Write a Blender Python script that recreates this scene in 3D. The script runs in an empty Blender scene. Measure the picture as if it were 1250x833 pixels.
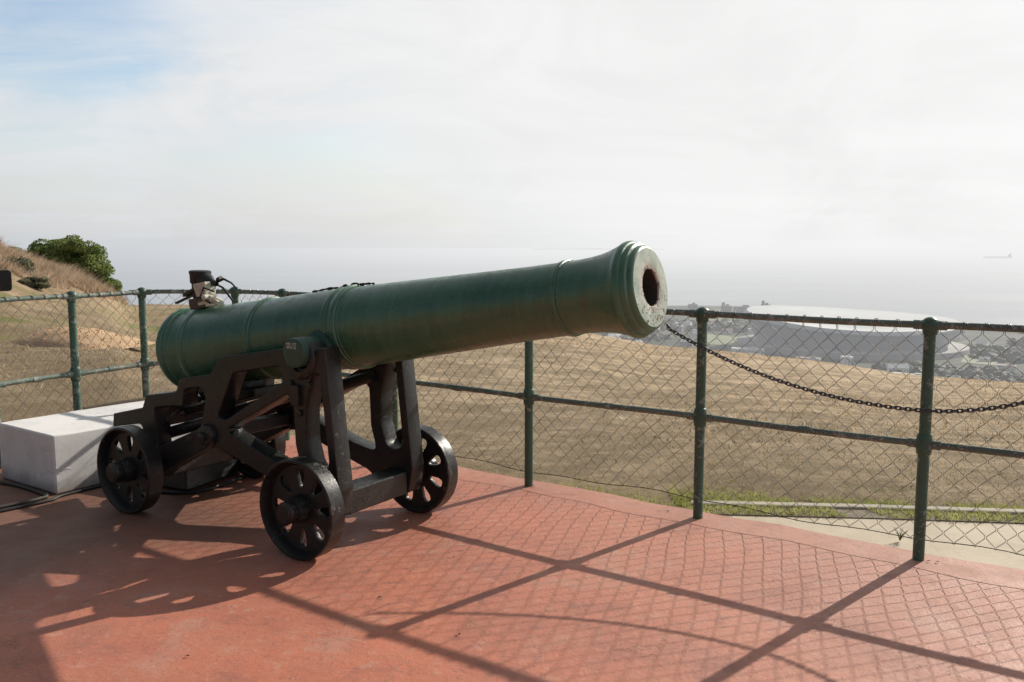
import bpy, bmesh, math, random
import numpy as np
from mathutils import Vector, Matrix, Euler
random.seed(7); rng = np.random.default_rng(11)
R = math.radians; PI = math.pi
sc = bpy.context.scene
col = sc.collection

# ------------------------------------------------------------------ camera
CAM_H = 1.47; F = 1081.2; PITCH = math.atan((416.5 - 297.0) / F)
cd = bpy.data.cameras.new('camera'); cam = bpy.data.objects.new('camera', cd); col.objects.link(cam)
cam.location = (0, 0, CAM_H); cam.rotation_euler = (PI / 2 - PITCH, 0, 0)
cd.sensor_width = 36; cd.lens = 36 * F / 1250; cd.clip_end = 80000; cd.clip_start = .05
sc.camera = cam
CT, ST = math.cos(PITCH), math.sin(PITCH)
def ray(x, y):
    u = (x - 625) / F; v = (y - 416.5) / F
    return np.array([u, CT - v * ST, -ST - v * CT])
def at_dist(x, y, d):            # surveyed bearing -> world point at ground distance d
    r = ray(x, y); k = d / math.hypot(r[0], r[1]); return Vector((r[0] * k, r[1] * k, CAM_H + r[2] * k))

# ------------------------------------------------------------------ helpers
class MB:
    def __init__(s): s.v = []; s.f = []; s.m = []
    def add(s, vs, fs, mi=0):
        o = len(s.v); s.v += [tuple(p) for p in vs]
        s.f += [tuple(i + o for i in f) for f in fs]; s.m += [mi] * len(fs)
    def box(s, c, size, rot=None, mi=0, taper=1.0):
        M = rot if rot is not None else Matrix.Identity(3)
        c = Vector(c); vs = []
        for dz in (-1, 1):
            k = taper if dz > 0 else 1
            for dx, dy in ((-1, -1), (1, -1), (1, 1), (-1, 1)):
                vs.append(c + M @ Vector((dx * size[0] / 2 * k, dy * size[1] / 2 * k, dz * size[2] / 2)))
        s.add(vs, [(0, 3, 2, 1), (4, 5, 6, 7), (0, 1, 5, 4), (1, 2, 6, 5), (2, 3, 7, 6), (3, 0, 4, 7)], mi)
    def tube(s, pts, r, n=8, mi=0, closed=False, caps=True):
        P = [Vector(p) for p in pts]; m = len(P); vs = []; up = None
        for i, p in enumerate(P):
            if closed: t = P[(i + 1) % m] - P[i - 1]
            else: t = P[min(i + 1, m - 1)] - P[max(i - 1, 0)]
            t.normalize()
            if up is None:
                up = t.orthogonal().normalized()
            up = (up - t * up.dot(t))
            if up.length < 1e-6: up = t.orthogonal()
            up.normalize(); b = t.cross(up)
            rr = r[i] if hasattr(r, '__len__') else r
            for k in range(n):
                a = 2 * PI * k / n; vs.append(p + (up * math.cos(a) + b * math.sin(a)) * rr)
        fs = []
        for i in range(m if closed else m - 1):
            j = (i + 1) % m
            for k in range(n):
                q = (k + 1) % n; fs.append((i * n + k, i * n + q, j * n + q, j * n + k))
        if caps and not closed:
            fs.append(tuple(range(n - 1, -1, -1))); fs.append(tuple((m - 1) * n + k for k in range(n)))
        s.add(vs, fs, mi)
    def lathe(s, prof, o, ax, n=48, mi=0):       # prof: (distance along ax, radius)
        o = Vector(o); ax = Vector(ax).normalized(); u = ax.orthogonal().normalized(); w = ax.cross(u); vs = []
        for d, r in prof:
            for k in range(n):
                a = 2 * PI * k / n; vs.append(o + ax * d + (u * math.cos(a) + w * math.sin(a)) * max(r, 1e-4))
        fs = []
        for i in range(len(prof) - 1):
            for k in range(n):
                q = (k + 1) % n; fs.append((i * n + k, i * n + q, (i + 1) * n + q, (i + 1) * n + k))
        s.add(vs, fs, mi)
    def ico(s, c, r, sub=1, mi=0, jit=0, sq=(1, 1, 1)):
        bm = bmesh.new(); bmesh.ops.create_icosphere(bm, subdivisions=sub, radius=1)
        vs = []
        for v in bm.verts:
            k = 1 + random.uniform(-jit, jit); vs.append((c[0] + v.co.x * r * k * sq[0], c[1] + v.co.y * r * k * sq[1], c[2] + v.co.z * r * k * sq[2]))
        s.add(vs, [tuple(x.index for x in f.verts) for f in bm.faces], mi); bm.free()
    def build(s, name, mats, parent=None, smooth=None, bevel=0, recalc=True, segs=2):
        me = bpy.data.meshes.new(name); me.from_pydata(s.v, [], s.f)
        if not isinstance(mats, (list, tuple)): mats = [mats]
        for m in mats: me.materials.append(m)
        if len(mats) > 1: me.polygons.foreach_set('material_index', s.m)
        if recalc:
            bm = bmesh.new(); bm.from_mesh(me); bmesh.ops.recalc_face_normals(bm, faces=bm.faces); bm.to_mesh(me); bm.free()
        if smooth is not None:
            me.shade_smooth(); me.set_sharp_from_angle(angle=R(smooth))
        me.update()
        o = bpy.data.objects.new(name, me); col.objects.link(o)
        if parent: o.parent = parent
        if bevel:
            b = o.modifiers.new('bevel', 'BEVEL'); b.width = bevel; b.segments = segs; b.limit_method = 'ANGLE'; b.angle_limit = R(40); b.harden_normals = False
        return o
def fillet(pts, rad, n=4):
    out = []; m = len(pts)
    for i in range(m):
        p = Vector(pts[i][:2]); a = Vector(pts[i - 1][:2]) - p; b = Vector(pts[(i + 1) % m][:2]) - p
        r = pts[i][2] if len(pts[i]) > 2 else rad
        ang = a.angle(b)
        d = min(r / max(math.tan(ang / 2), .05), a.length * .48, b.length * .48)
        p0 = p + a.normalized() * d; p1 = p + b.normalized() * d
        for k in range(n + 1):
            t = k / n; out.append(tuple(p0 * (1 - t) ** 2 + p * 2 * t * (1 - t) + p1 * t * t))
    return out
def plate(outer, holes, l0, l1, bev=.006):
    """flat casting cut out of the x-z plane, thickness along y"""
    cu = bpy.data.curves.new('plate', 'CURVE'); cu.dimensions = '2D'; cu.fill_mode = 'BOTH'
    cu.extrude = abs(l1 - l0) / 2 - bev; cu.bevel_depth = bev; cu.bevel_resolution = 1; cu.offset = -bev
    for P in [outer] + holes:
        sp = cu.splines.new('POLY'); sp.points.add(len(P) - 1)
        for i, p in enumerate(P): sp.points[i].co = (p[0], p[1], 0, 1)
        sp.use_cyclic_u = True
    ob = bpy.data.objects.new('plate', cu); col.objects.link(ob)
    dg = bpy.context.evaluated_depsgraph_get(); dg.update()
    me = bpy.data.meshes.new_from_object(ob.evaluated_get(dg))
    vs = [(v.co.x, v.co.z + (l0 + l1) / 2, v.co.y) for v in me.vertices]; fs = [tuple(reversed(p.vertices)) for p in me.polygons]
    bpy.data.objects.remove(ob); bpy.data.curves.remove(cu); bpy.data.meshes.remove(me)
    return vs, fs
def tag(o, label=None, cat=None, group=None, kind=None):
    if label: o['label'] = label
    if cat: o['category'] = cat
    if group: o['group'] = group
    if kind: o['kind'] = kind
    return o
def empty(name, loc, rz=0):
    o = bpy.data.objects.new(name, None); o.location = loc; o.rotation_euler = (0, 0, rz); col.objects.link(o)
    o.empty_display_size = .1; return o
def cp(o, parent=None, **kw):
    c = o.copy(); col.objects.link(c)
    if parent: c.parent = parent
    for k, v in kw.items(): setattr(c, k, v)
    return c

# ------------------------------------------------------------------ materials
SUN_AZ = R(43.4); SUN_EL = R(28.2)
SUND = Vector((math.cos(SUN_AZ) * math.cos(SUN_EL), math.sin(SUN_AZ) * math.cos(SUN_EL), math.sin(SUN_EL)))
class NT:
    def __init__(s, t): s.t = t; s.n = t.nodes; s.l = t.links
    def new(s, ty, **kw):
        n = s.n.new(ty)
        for k, v in kw.items(): setattr(n, k, v)
        return n
    def setin(s, sock, v):
        if isinstance(v, bpy.types.NodeSocket): s.l.new(v, sock)
        else:
            if isinstance(v, (tuple, list)) and len(v) == 3 and sock.type == 'RGBA': v = (*v, 1)
            sock.default_value = v
    def math(s, op, a, b=0, c=None, clamp=False):
        n = s.new('ShaderNodeMath', operation=op, use_clamp=clamp); s.setin(n.inputs[0], a); s.setin(n.inputs[1], b)
        if c is not None: s.setin(n.inputs[2], c)
        return n.outputs[0]
    def vmath(s, op, a, b=(0, 0, 0)):
        n = s.new('ShaderNodeVectorMath', operation=op); s.setin(n.inputs[0], a)
        if op == 'SCALE': s.setin(n.inputs['Scale'], b)
        else: s.setin(n.inputs[1], b)
        return n.outputs['Value'] if op in ('DOT_PRODUCT', 'LENGTH', 'DISTANCE') else n.outputs[0]
    def mix(s, f, a, b, mode='MIX'):
        n = s.new('ShaderNodeMix', data_type='RGBA', blend_type=mode); s.setin(n.inputs[0], f); s.setin(n.inputs[6], a); s.setin(n.inputs[7], b); return n.outputs[2]
    def noise(s, vec, scale, detail=4, rough=.55, dist=0, dim='3D'):
        n = s.new('ShaderNodeTexNoise', noise_dimensions=dim); s.setin(n.inputs['Vector'], vec); n.inputs['Scale'].default_value = scale
        n.inputs['Detail'].default_value = detail; n.inputs['Roughness'].default_value = rough; n.inputs['Distortion'].default_value = dist
        return n.outputs[0]
    def vor(s, vec, scale, feature='F1'):
        n = s.new('ShaderNodeTexVoronoi', feature=feature); s.setin(n.inputs['Vector'], vec); n.inputs['Scale'].default_value = scale; return n.outputs['Distance']
    def ramp(s, v, a, b, lo=0., hi=1.):
        n = s.new('ShaderNodeMapRange', clamp=True, interpolation_type='SMOOTHSTEP')
        for i, x in enumerate((v, a, b, lo, hi)): s.setin(n.inputs[i], x)
        return n.outputs[0]
    def mapping(s, vec, scale=(1, 1, 1), rot=(0, 0, 0), loc=(0, 0, 0)):
        n = s.new('ShaderNodeMapping'); s.setin(n.inputs[0], vec); n.inputs['Scale'].default_value = scale; n.inputs['Rotation'].default_value = rot; n.inputs['Location'].default_value = loc; return n.outputs[0]
    def pos(s): return s.new('ShaderNodeNewGeometry').outputs['Position']
    def obj(s): return s.new('ShaderNodeTexCoord').outputs['Object']
def newmat(name):
    m = bpy.data.materials.new(name); m.use_nodes = True; m.node_tree.nodes.clear(); t = NT(m.node_tree)
    out = t.new('ShaderNodeOutputMaterial'); b = t.new('ShaderNodeBsdfPrincipled'); t.l.new(b.outputs[0], out.inputs[0])
    return m, t, b, out
def bump(t, b, h, strength=.3, dist=.01):
    n = t.new('ShaderNodeBump'); n.inputs['Strength'].default_value = strength; n.inputs['Distance'].default_value = dist
    t.setin(n.inputs['Height'], h); t.l.new(n.outputs[0], b.inputs['Normal'])
def S(t, b, color=None, rough=None, metal=None, spec=None, coat=None):
    if color is not None: t.setin(b.inputs['Base Color'], color)
    if rough is not None: t.setin(b.inputs['Roughness'], rough)
    if metal is not None: t.setin(b.inputs['Metallic'], metal)
    if spec is not None: t.setin(b.inputs['Specular IOR Level'], spec)
    if coat is not None: t.setin(b.inputs['Coat Weight'], coat)
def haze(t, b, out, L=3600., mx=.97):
    """marine haze painted on as emission, by where the surface lies in the world"""
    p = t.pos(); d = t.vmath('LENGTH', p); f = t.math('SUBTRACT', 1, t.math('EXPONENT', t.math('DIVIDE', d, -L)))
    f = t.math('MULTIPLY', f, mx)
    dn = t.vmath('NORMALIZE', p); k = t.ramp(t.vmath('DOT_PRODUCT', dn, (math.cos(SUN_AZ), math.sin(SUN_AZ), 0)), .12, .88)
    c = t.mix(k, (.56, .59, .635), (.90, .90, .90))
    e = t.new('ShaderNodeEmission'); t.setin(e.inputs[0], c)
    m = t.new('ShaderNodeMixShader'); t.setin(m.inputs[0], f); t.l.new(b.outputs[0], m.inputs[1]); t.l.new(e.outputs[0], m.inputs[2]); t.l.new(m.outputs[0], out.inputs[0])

def painted_metal(name, base, dark, worn, wear=.62, rough=.35, scale=9, spec=.5, bstr=.15, coat=0, streak=0):
    m, t, b, out = newmat(name); o = t.obj(); oi = t.new('ShaderNodeObjectInfo').outputs['Random']
    off = t.vmath('ADD', o, t.vmath('SCALE', (3.1, 7.7, 5.3), oi))
    n1 = t.noise(off, scale, 6, .6); n2 = t.noise(off, scale * 5, 5, .65); n3 = t.noise(off, 1.7, 3)
    c = t.mix(t.ramp(n1, .35, .7), base, dark)
    c = t.mix(t.ramp(n3, .3, .75, 0, .45), c, tuple(x * 1.7 + .01 for x in base))
    sk = t.noise(t.mapping(o, (26, 2.2, 2.2)), 1.6, 6, .68)
    if streak:
        c = t.mix(t.ramp(sk, .48, .66, 0, streak), c, tuple(x * 1.9 + .02 for x in base)); c = t.mix(t.ramp(sk, .46, .32, 0, streak), c, dark)
        dr = t.noise(t.mapping(o, (9, 9, .9), loc=(2, 1, 0)), 2.4, 6, .7); c = t.mix(t.ramp(dr, .60, .70, 0, .45), c, (.085, .075, .045))
    w = t.ramp(t.math('ADD', t.math('MULTIPLY', n1, .5), t.math('MULTIPLY', n2, .5)), wear, wear + .05)
    c = t.mix(w, c, worn)
    S(t, b, c, t.math('ADD', t.ramp(n2, .3, .7, rough - .06, rough + .12), t.math('MULTIPLY', w, .2)), spec=spec, coat=coat)
    bump(t, b, t.math('ADD', t.math('MULTIPLY', sk, streak * 1.5), t.math('ADD', t.math('MULTIPLY', n2, .4), t.math('ADD', n1, t.math('MULTIPLY', w, -.5)))), bstr, .004)
    return m
M = {}
M['barrel'] = painted_metal('green_barrel_paint', (.042, .122, .068), (.028, .092, .052), (.12, .19, .14), .62, .30, 5, .7, .18, 0, .26)
M['trunnion'] = painted_metal('green_trunnion_paint', (.03, .085, .055), (.02, .06, .04), (.07, .12, .09), .66, .42, 9, .5, .12)
M['iron'] = painted_metal('black_carriage_paint', (.016, .0165, .016), (.009, .0092, .009), (.075, .058, .042), .58, .36, 13, .5, .7)
M['tread'] = painted_metal('worn_wheel_iron', (.014, .013, .012), (.008, .008, .007), (.10, .085, .065), .57, .34, 14, .5, .4)
M['fence'] = painted_metal('green_fence_paint', (.05, .11, .078), (.03, .078, .052), (.24, .27, .23), .535, .45, 10, .5, .3)
M['rail'] = painted_metal('weathered_rail_paint', (.11, .15, .12), (.07, .10, .08), (.33, .34, .30), .52, .5, 22, .4, .3)
M['ball'] = painted_metal('worn_cap_paint', (.04, .09, .06), (.03, .06, .045), (.30, .31, .28), .55, .42, 20, .5, .3)
M['rubber'] = painted_metal('black_rubber', (.02, .02, .02), (.012, .012, .012), (.06, .055, .05), .64, .5, 30, .4, .3)
M['cream'] = painted_metal('aged_cream_plastic', (.62, .58, .48), (.45, .42, .34), (.12, .10, .07), .60, .5, 35, .4, .2)
M['brown'] = painted_metal('rusty_clamp', (.10, .07, .045), (.05, .035, .025), (.3, .26, .2), .6, .6, 30, .4, .3)
M['conduit'] = painted_metal('dirty_conduit', (.055, .05, .04), (.03, .027, .02), (.13, .09, .06), .58, .55, 20, .4, .3)
M['chain'] = painted_metal('chain_steel', (.05, .05, .055), (.03, .03, .033), (.16, .10, .07), .58, .42, 40, .7, .2)
def wire_mat():
    m, t, b, out = newmat('galvanised_wire'); n = t.noise(t.pos(), 6, 4); n2 = t.noise(t.pos(), 60, 2)
    c = t.mix(t.ramp(n, .4, .62), (.40, .39, .35), (.16, .155, .14)); c = t.mix(t.ramp(n2, .55, .7), c, (.16, .13, .10))
    S(t, b, c, .42, .5); return m
M['wire'] = wire_mat()
def face_mat():
    m, t, b, out = newmat('flaking_muzzle_paint'); o = t.obj()
    ax = (math.cos(.1508), 0, math.sin(.1508)); p = t.vmath('SUBTRACT', o, (0, 0, 1.057))
    along = t.vmath('DOT_PRODUCT', p, ax); rv = t.vmath('SUBTRACT', p, t.vmath('SCALE', ax, along)); rad = t.vmath('LENGTH', rv)
    n1 = t.noise(o, 45, 6, .65); n2 = t.noise(o, 120, 4, .7); n3 = t.noise(o, 14, 4)
    c = t.mix(t.ramp(n3, .35, .65), (.46, .51, .43), (.30, .37, .31))
    inner = t.ramp(t.math('ADD', rad, t.math('MULTIPLY', n1, .04)), .104, .128, 1, 0)
    c = t.mix(t.math('MULTIPLY', inner, .8), c, (.47, .38, .31))
    low = t.math('MULTIPLY', t.new('ShaderNodeSeparateXYZ').outputs[2], 0)
    sx = t.new('ShaderNodeSeparateXYZ'); t.setin(sx.inputs[0], rv)
    lowm = t.ramp(sx.outputs[2], .02, -.14, .0, .07)
    thr = t.math('SUBTRACT', .585, t.math('ADD', lowm, t.math('MULTIPLY', inner, .075)))
    sp = t.ramp(t.math('SUBTRACT', t.math('ADD', t.math('MULTIPLY', n1, .6), t.math('MULTIPLY', n2, .4)), thr), 0, .03)
    c = t.mix(sp, c, (.07, .045, .03)); S(t, b, c, .55); bump(t, b, sp, -.4, .003); return m
M['face'] = face_mat()
def floor_mat():
    m, t, b, out = newmat('red_painted_concrete'); p = t.pos()
    n1 = t.noise(p, .9, 5, .6, .4); n2 = t.noise(p, 5, 6, .65, .3); n3 = t.noise(p, 40, 5, .7); n4 = t.noise(p, 120, 4, .7); big = t.noise(p, .35, 3)
    c = t.mix(t.ramp(n1, .35, .68), (.60, .205, .122), (.46, .162, .105))
    c = t.mix(t.ramp(n2, .48, .72, 0, .55), c, (.50, .21, .13))
    c = t.mix(t.ramp(n2, .28, .44, .5, 0), c, (.30, .13, .105))
    # dusty towards the rim of the platform
    sx = t.new('ShaderNodeSeparateXYZ'); t.setin(sx.inputs[0], p)
    q = t.math('ADD', t.math('MULTIPLY', sx.outputs[0], .577), t.math('MULTIPLY', sx.outputs[1], .817))
    rim = t.ramp(t.math('ADD', q, t.math('MULTIPLY', n2, .5)), 4.25, 4.75)
    c = t.mix(t.math('MULTIPLY', rim, .5), c, (.38, .205, .15))
    sheen = t.ramp(t.math('ADD', sx.outputs[0], t.math('MULTIPLY', big, 1.6)), .2, 2.6, 0, .6)  # paler towards the right: sheen of the grazing sun painted into the colour
    c = t.mix(sheen, c, (.50, .27, .205))
    nb = t.noise(t.mapping(p, loc=(7, 1, 3)), 2.6, 9, .68, .8); c = t.mix(t.ramp(nb, .50, .66, 0, .45), c, (.32, .135, .095)); c = t.mix(t.ramp(nb, .46, .34, 0, .55), c, (.50, .27, .20))
    nc = t.noise(t.mapping(p, loc=(1, 5, 3)), 13, 7, .72, .4); c = t.mix(t.ramp(nc, .54, .66, 0, .5), c, (.30, .15, .115)); c = t.mix(t.ramp(nc, .44, .33, 0, .5), c, (.55, .33, .25))
    speck = t.ramp(t.math('ADD', t.math('MULTIPLY', n3, .6), t.math('MULTIPLY', n4, .4)), .56, .64)
    c = t.mix(t.math('MULTIPLY', speck, .7), c, (.54, .34, .27))
    dk = t.ramp(t.noise(t.mapping(p, loc=(4, 2, 0)), 55, 5, .75), .56, .68)
    c = t.mix(t.math('MULTIPLY', dk, .6), c, (.16, .08, .06))
    # grime where the carriage stands, then a darker brown patch to its left
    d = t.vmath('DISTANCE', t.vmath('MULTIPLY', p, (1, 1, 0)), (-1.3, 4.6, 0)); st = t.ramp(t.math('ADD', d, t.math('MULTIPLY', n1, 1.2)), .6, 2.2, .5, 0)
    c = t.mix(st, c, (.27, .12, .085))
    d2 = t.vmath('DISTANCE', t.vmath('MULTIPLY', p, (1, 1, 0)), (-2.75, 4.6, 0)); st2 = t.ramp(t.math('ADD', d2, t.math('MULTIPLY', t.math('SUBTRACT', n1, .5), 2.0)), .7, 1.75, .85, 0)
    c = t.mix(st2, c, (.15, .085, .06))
    sc1 = t.noise(t.mapping(p, (1, 7, 1), (0, 0, R(35))), 7, 5, .7); c = t.mix(t.ramp(sc1, .60, .70, 0, .35), c, (.60, .36, .27))
    sc2 = t.noise(t.mapping(p, (6, 1, 1), (0, 0, R(10))), 5, 5, .7); c = t.mix(t.ramp(sc2, .60, .72, 0, .35), c, (.22, .09, .06))
    vv = t.vor(t.vmath('ADD', p, t.vmath('SCALE', (1, 1, 1), n2)), 1.1, 'DISTANCE_TO_EDGE')
    crack = t.math('MULTIPLY', t.ramp(vv, .0, .006, 1, 0), t.ramp(n1, .5, .6))
    c = t.mix(t.math('MULTIPLY', crack, .5), c, (.12, .06, .05))
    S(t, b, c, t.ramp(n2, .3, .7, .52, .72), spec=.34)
    bump(t, b, t.math('ADD', t.math('ADD', t.math('MULTIPLY', n3, .5), t.math('MULTIPLY', n4, .25)), t.math('ADD', n2, t.math('MULTIPLY', crack, -.6))), .6, .008)
    return m
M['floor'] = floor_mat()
def stone_mat(name, a, bcol, dirt, scale=6, bs=.4, rough=.8):
    m, t, b, out = newmat(name); p = t.pos(); n1 = t.noise(p, scale, 6, .6); n2 = t.noise(p, scale * 8, 5, .7); n3 = t.noise(p, scale * .4, 3)
    c = t.mix(t.ramp(n1, .35, .7), a, bcol); c = t.mix(t.ramp(n2, .62, .72), c, dirt); c = t.mix(t.ramp(n3, .55, .75, 0, .4), c, dirt)
    S(t, b, c, rough); bump(t, b, t.math('ADD', n1, t.math('MULTIPLY', n2, .5)), bs, .01); return m
M['concrete'] = stone_mat('pale_concrete', (.54, .46, .34), (.46, .385, .28), (.26, .2, .14), 5)
M['kerb'] = stone_mat('kerb_concrete', (.46, .40, .31), (.30, .27, .22), (.16, .14, .10), 9)
M['debris'] = stone_mat('leaf_litter', (.16, .13, .08), (.25, .2, .13), (.06, .05, .035), 30, .8)
def white_mat():
    m, t, b, out = newmat('whitewashed_masonry'); p = t.pos(); n1 = t.noise(p, 7, 6, .6); n2 = t.noise(p, 60, 5, .7)
    sx = t.new('ShaderNodeSeparateXYZ'); t.setin(sx.inputs[0], p)
    c = t.mix(t.ramp(n1, .4, .7), (.82, .80, .78), (.74, .72, .71)); c = t.mix(t.ramp(n2, .64, .7, 0, .7), c, (.40, .36, .31))
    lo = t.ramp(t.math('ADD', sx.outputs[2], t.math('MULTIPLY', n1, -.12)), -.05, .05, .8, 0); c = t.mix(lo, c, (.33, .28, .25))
    w = t.noise(t.mapping(p, (2.2, 2.2, 9)), 2.2, 2, .4); w = t.ramp(w, .60, .68); c = t.mix(t.math('MULTIPLY', w, .12), c, (.42, .40, .38))
    S(t, b, c, .8); bump(t, b, t.math('ADD', t.math('MULTIPLY', n1, .6), t.math('ADD', t.math('MULTIPLY', n2, .25), t.math('MULTIPLY', w, .5))), .35, .008); return m
M['white'] = white_mat()
def ground_mat():
    m, t, b, out = newmat('dry_hillside_grass'); p = t.pos()
    st = t.mapping(t.vmath('ADD', p, t.vmath('SCALE', (1, 1, 0), t.math('MULTIPLY', t.noise(p, .5, 3), 3.0))), (.8, 1.0, 1), (0, 0, R(-14)))
    n1 = t.noise(st, 1.1, 8, .62, .3); n2 = t.noise(p, 14, 6, .7); n3 = t.noise(p, .16, 4); n4 = t.noise(p, 70, 4, .75); n5 = t.noise(st, 5, 5, .7)
    c = t.mix(t.ramp(n1, .38, .64), (.22, .16, .095), (.48, .36, .23))
    c = t.mix(t.ramp(n5, .45, .7, 0, .6), c, (.62, .48, .32))
    n6 = t.noise(t.mapping(p, loc=(3, 8, 1)), 3.2, 7, .72); c = t.mix(t.ramp(n6, .46, .62, 0, .75), c, (.19, .145, .08))
    c = t.mix(t.ramp(n2, .5, .75, 0, .7), c, (.17, .13, .075))
    c = t.mix(t.ramp(n4, .52, .68, 0, .7), c, (.50, .41, .30))
    c = t.mix(t.ramp(n4, .30, .45, .7, 0), c, (.07, .055, .035))
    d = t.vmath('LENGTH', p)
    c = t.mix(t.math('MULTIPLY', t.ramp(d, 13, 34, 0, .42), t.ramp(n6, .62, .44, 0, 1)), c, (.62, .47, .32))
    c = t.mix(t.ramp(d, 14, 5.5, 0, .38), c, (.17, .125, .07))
    n7 = t.noise(t.mapping(p, (.5, 1, 1), (0, 0, R(-10)), (2, 6, 0)), .42, 6, .66); c = t.mix(t.ramp(n7, .50, .62, 0, .55), c, (.175, .13, .072))
    n8 = t.noise(t.mapping(p, (.6, 1, 1), (0, 0, R(-10)), (8, 1, 0)), 1.5, 7, .72); c = t.mix(t.ramp(n8, .52, .62, 0, .5), c, (.15, .115, .065))
    sl0 = t.new('ShaderNodeSeparateXYZ'); t.setin(sl0.inputs[0], p); c = t.mix(t.ramp(sl0.outputs[0], -2.5, -4.5, 0, .5), c, (.20, .145, .085))
    g1 = t.noise(t.mapping(p, (.5, 1, 1), loc=(9, 3, 0)), .55, 5, .65)
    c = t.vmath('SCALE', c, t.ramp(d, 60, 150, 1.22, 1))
    nearg = t.ramp(d, 5.3, 7, .05, -.07)
    sx0 = t.new('ShaderNodeSeparateXYZ'); t.setin(sx0.inputs[0], p)
    leftg = t.math('MULTIPLY', t.ramp(sx0.outputs[0], -3., -6.5, 0, .15), t.ramp(d, 12, 17, 0, 1))
    g = t.ramp(t.math('ADD', g1, t.math('ADD', nearg, leftg)), .60, .70, 0, .85)
    c = t.mix(g, c, t.mix(t.ramp(n2, .3, .7), (.14, .17, .04), (.25, .24, .08)))
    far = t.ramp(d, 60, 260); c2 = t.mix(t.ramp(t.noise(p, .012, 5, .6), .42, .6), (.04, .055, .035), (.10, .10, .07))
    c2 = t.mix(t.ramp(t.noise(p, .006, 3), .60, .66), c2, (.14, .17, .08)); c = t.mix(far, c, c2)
    S(t, b, c, .9, spec=.2)
    bump(t, b, t.math('ADD', t.math('ADD', n2, n4), t.math('MULTIPLY', n1, 2)), .9, .03)
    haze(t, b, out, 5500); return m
M['ground'] = ground_mat()
def far_mat(name, a, b2, scale=.05, rough=.8, L=5500., metal=0):
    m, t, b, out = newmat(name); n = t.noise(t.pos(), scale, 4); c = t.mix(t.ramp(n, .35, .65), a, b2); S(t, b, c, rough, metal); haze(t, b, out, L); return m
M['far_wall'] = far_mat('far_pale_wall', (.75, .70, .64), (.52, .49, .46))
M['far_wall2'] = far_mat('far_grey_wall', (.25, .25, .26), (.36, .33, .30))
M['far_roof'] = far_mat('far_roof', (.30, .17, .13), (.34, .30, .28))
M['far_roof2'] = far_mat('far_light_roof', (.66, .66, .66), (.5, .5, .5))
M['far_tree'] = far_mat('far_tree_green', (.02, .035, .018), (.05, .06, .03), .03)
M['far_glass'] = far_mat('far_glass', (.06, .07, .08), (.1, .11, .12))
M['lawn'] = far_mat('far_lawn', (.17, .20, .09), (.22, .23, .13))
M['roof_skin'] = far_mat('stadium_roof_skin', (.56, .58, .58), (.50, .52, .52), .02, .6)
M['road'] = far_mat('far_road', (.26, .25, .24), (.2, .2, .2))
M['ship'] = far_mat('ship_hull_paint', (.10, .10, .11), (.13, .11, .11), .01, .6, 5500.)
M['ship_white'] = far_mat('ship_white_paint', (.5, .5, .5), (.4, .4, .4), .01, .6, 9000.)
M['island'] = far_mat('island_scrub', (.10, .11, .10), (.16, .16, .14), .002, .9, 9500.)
def facade_mat():
    m, t, b, out = newmat('stadium_mesh_facade'); tc = t.new('ShaderNodeUVMap').outputs[0]
    p = t.mapping(tc, (150, 14, 1)); sx = t.new('ShaderNodeSeparateXYZ'); t.setin(sx.inputs[0], p)
    fx = t.math('FRACT', sx.outputs[0]); fy = t.math('FRACT', sx.outputs[1])
    ln = t.math('MAXIMUM', t.ramp(fx, .0, .12, 1, 0), t.ramp(fy, .0, .14, 1, 0))
    n = t.noise(t.pos(), .02, 3); c = t.mix(t.ramp(n, .3, .7), (.21, .22, .24), (.26, .27, .285)); c = t.mix(t.math('MULTIPLY', ln, .7), c, (.11, .11, .12))
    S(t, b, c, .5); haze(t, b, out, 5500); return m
M['facade'] = facade_mat()
def sea_mat():
    m, t, b, out = newmat('sea_water'); p = t.pos()
    st = t.mapping(p, (.35, 1, 1), (0, 0, R(12)))
    n1 = t.noise(st, .004, 6, .6, .5); n2 = t.noise(st, .05, 4, .6); n3 = t.noise(t.mapping(p, (.6, 1, 1), (0, 0, R(-6))), .0013, 6, .6, 1.2)
    c = t.mix(t.ramp(n3, .35, .65), (.13, .16, .18), (.26, .28, .29)); S(t, b, c, t.ramp(n3, .35, .65, .22, .38), spec=.5)
    b.inputs['IOR'].default_value = 1.33
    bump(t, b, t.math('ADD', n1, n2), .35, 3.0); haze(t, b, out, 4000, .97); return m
M['sea'] = sea_mat()
def leaf_mat(name, a, b2, tr=.3, far=False):
    m, t, b, out = newmat(name); n = t.noise(t.pos(), 2.5, 4); c = t.mix(t.ramp(n, .38, .62), a, b2); S(t, b, c, .6, spec=.3)
    tl = t.new('ShaderNodeBsdfTranslucent'); t.setin(tl.inputs[0], t.mix(.5, c, tuple(x * 2 for x in b2)))
    mx = t.new('ShaderNodeMixShader'); mx.inputs[0].default_value = tr; t.l.new(b.outputs[0], mx.inputs[1]); t.l.new(tl.outputs[0], mx.inputs[2]); t.l.new(mx.outputs[0], out.inputs[0]); return m
M['leaf'] = leaf_mat('pine_green_leaves', (.08, .13, .035), (.24, .29, .10))
M['leaf_grey'] = leaf_mat('grey_green_leaves', (.12, .13, .08), (.22, .21, .13))
M['dry'] = leaf_mat('dry_stalks', (.30, .23, .14), (.50, .40, .27), .25)
M['dry_pink'] = leaf_mat('pinkish_dry_brush', (.20, .14, .09), (.52, .40, .29), .3)
M['dry_mix'] = leaf_mat('tussock_straw', (.22, .16, .10), (.55, .42, .27), .3)
M['dark_weed'] = leaf_mat('withered_weed', (.07, .06, .035), (.15, .12, .07), .2)
M['grass'] = leaf_mat('fresh_grass', (.16, .185, .045), (.33, .33, .12), .45)
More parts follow.
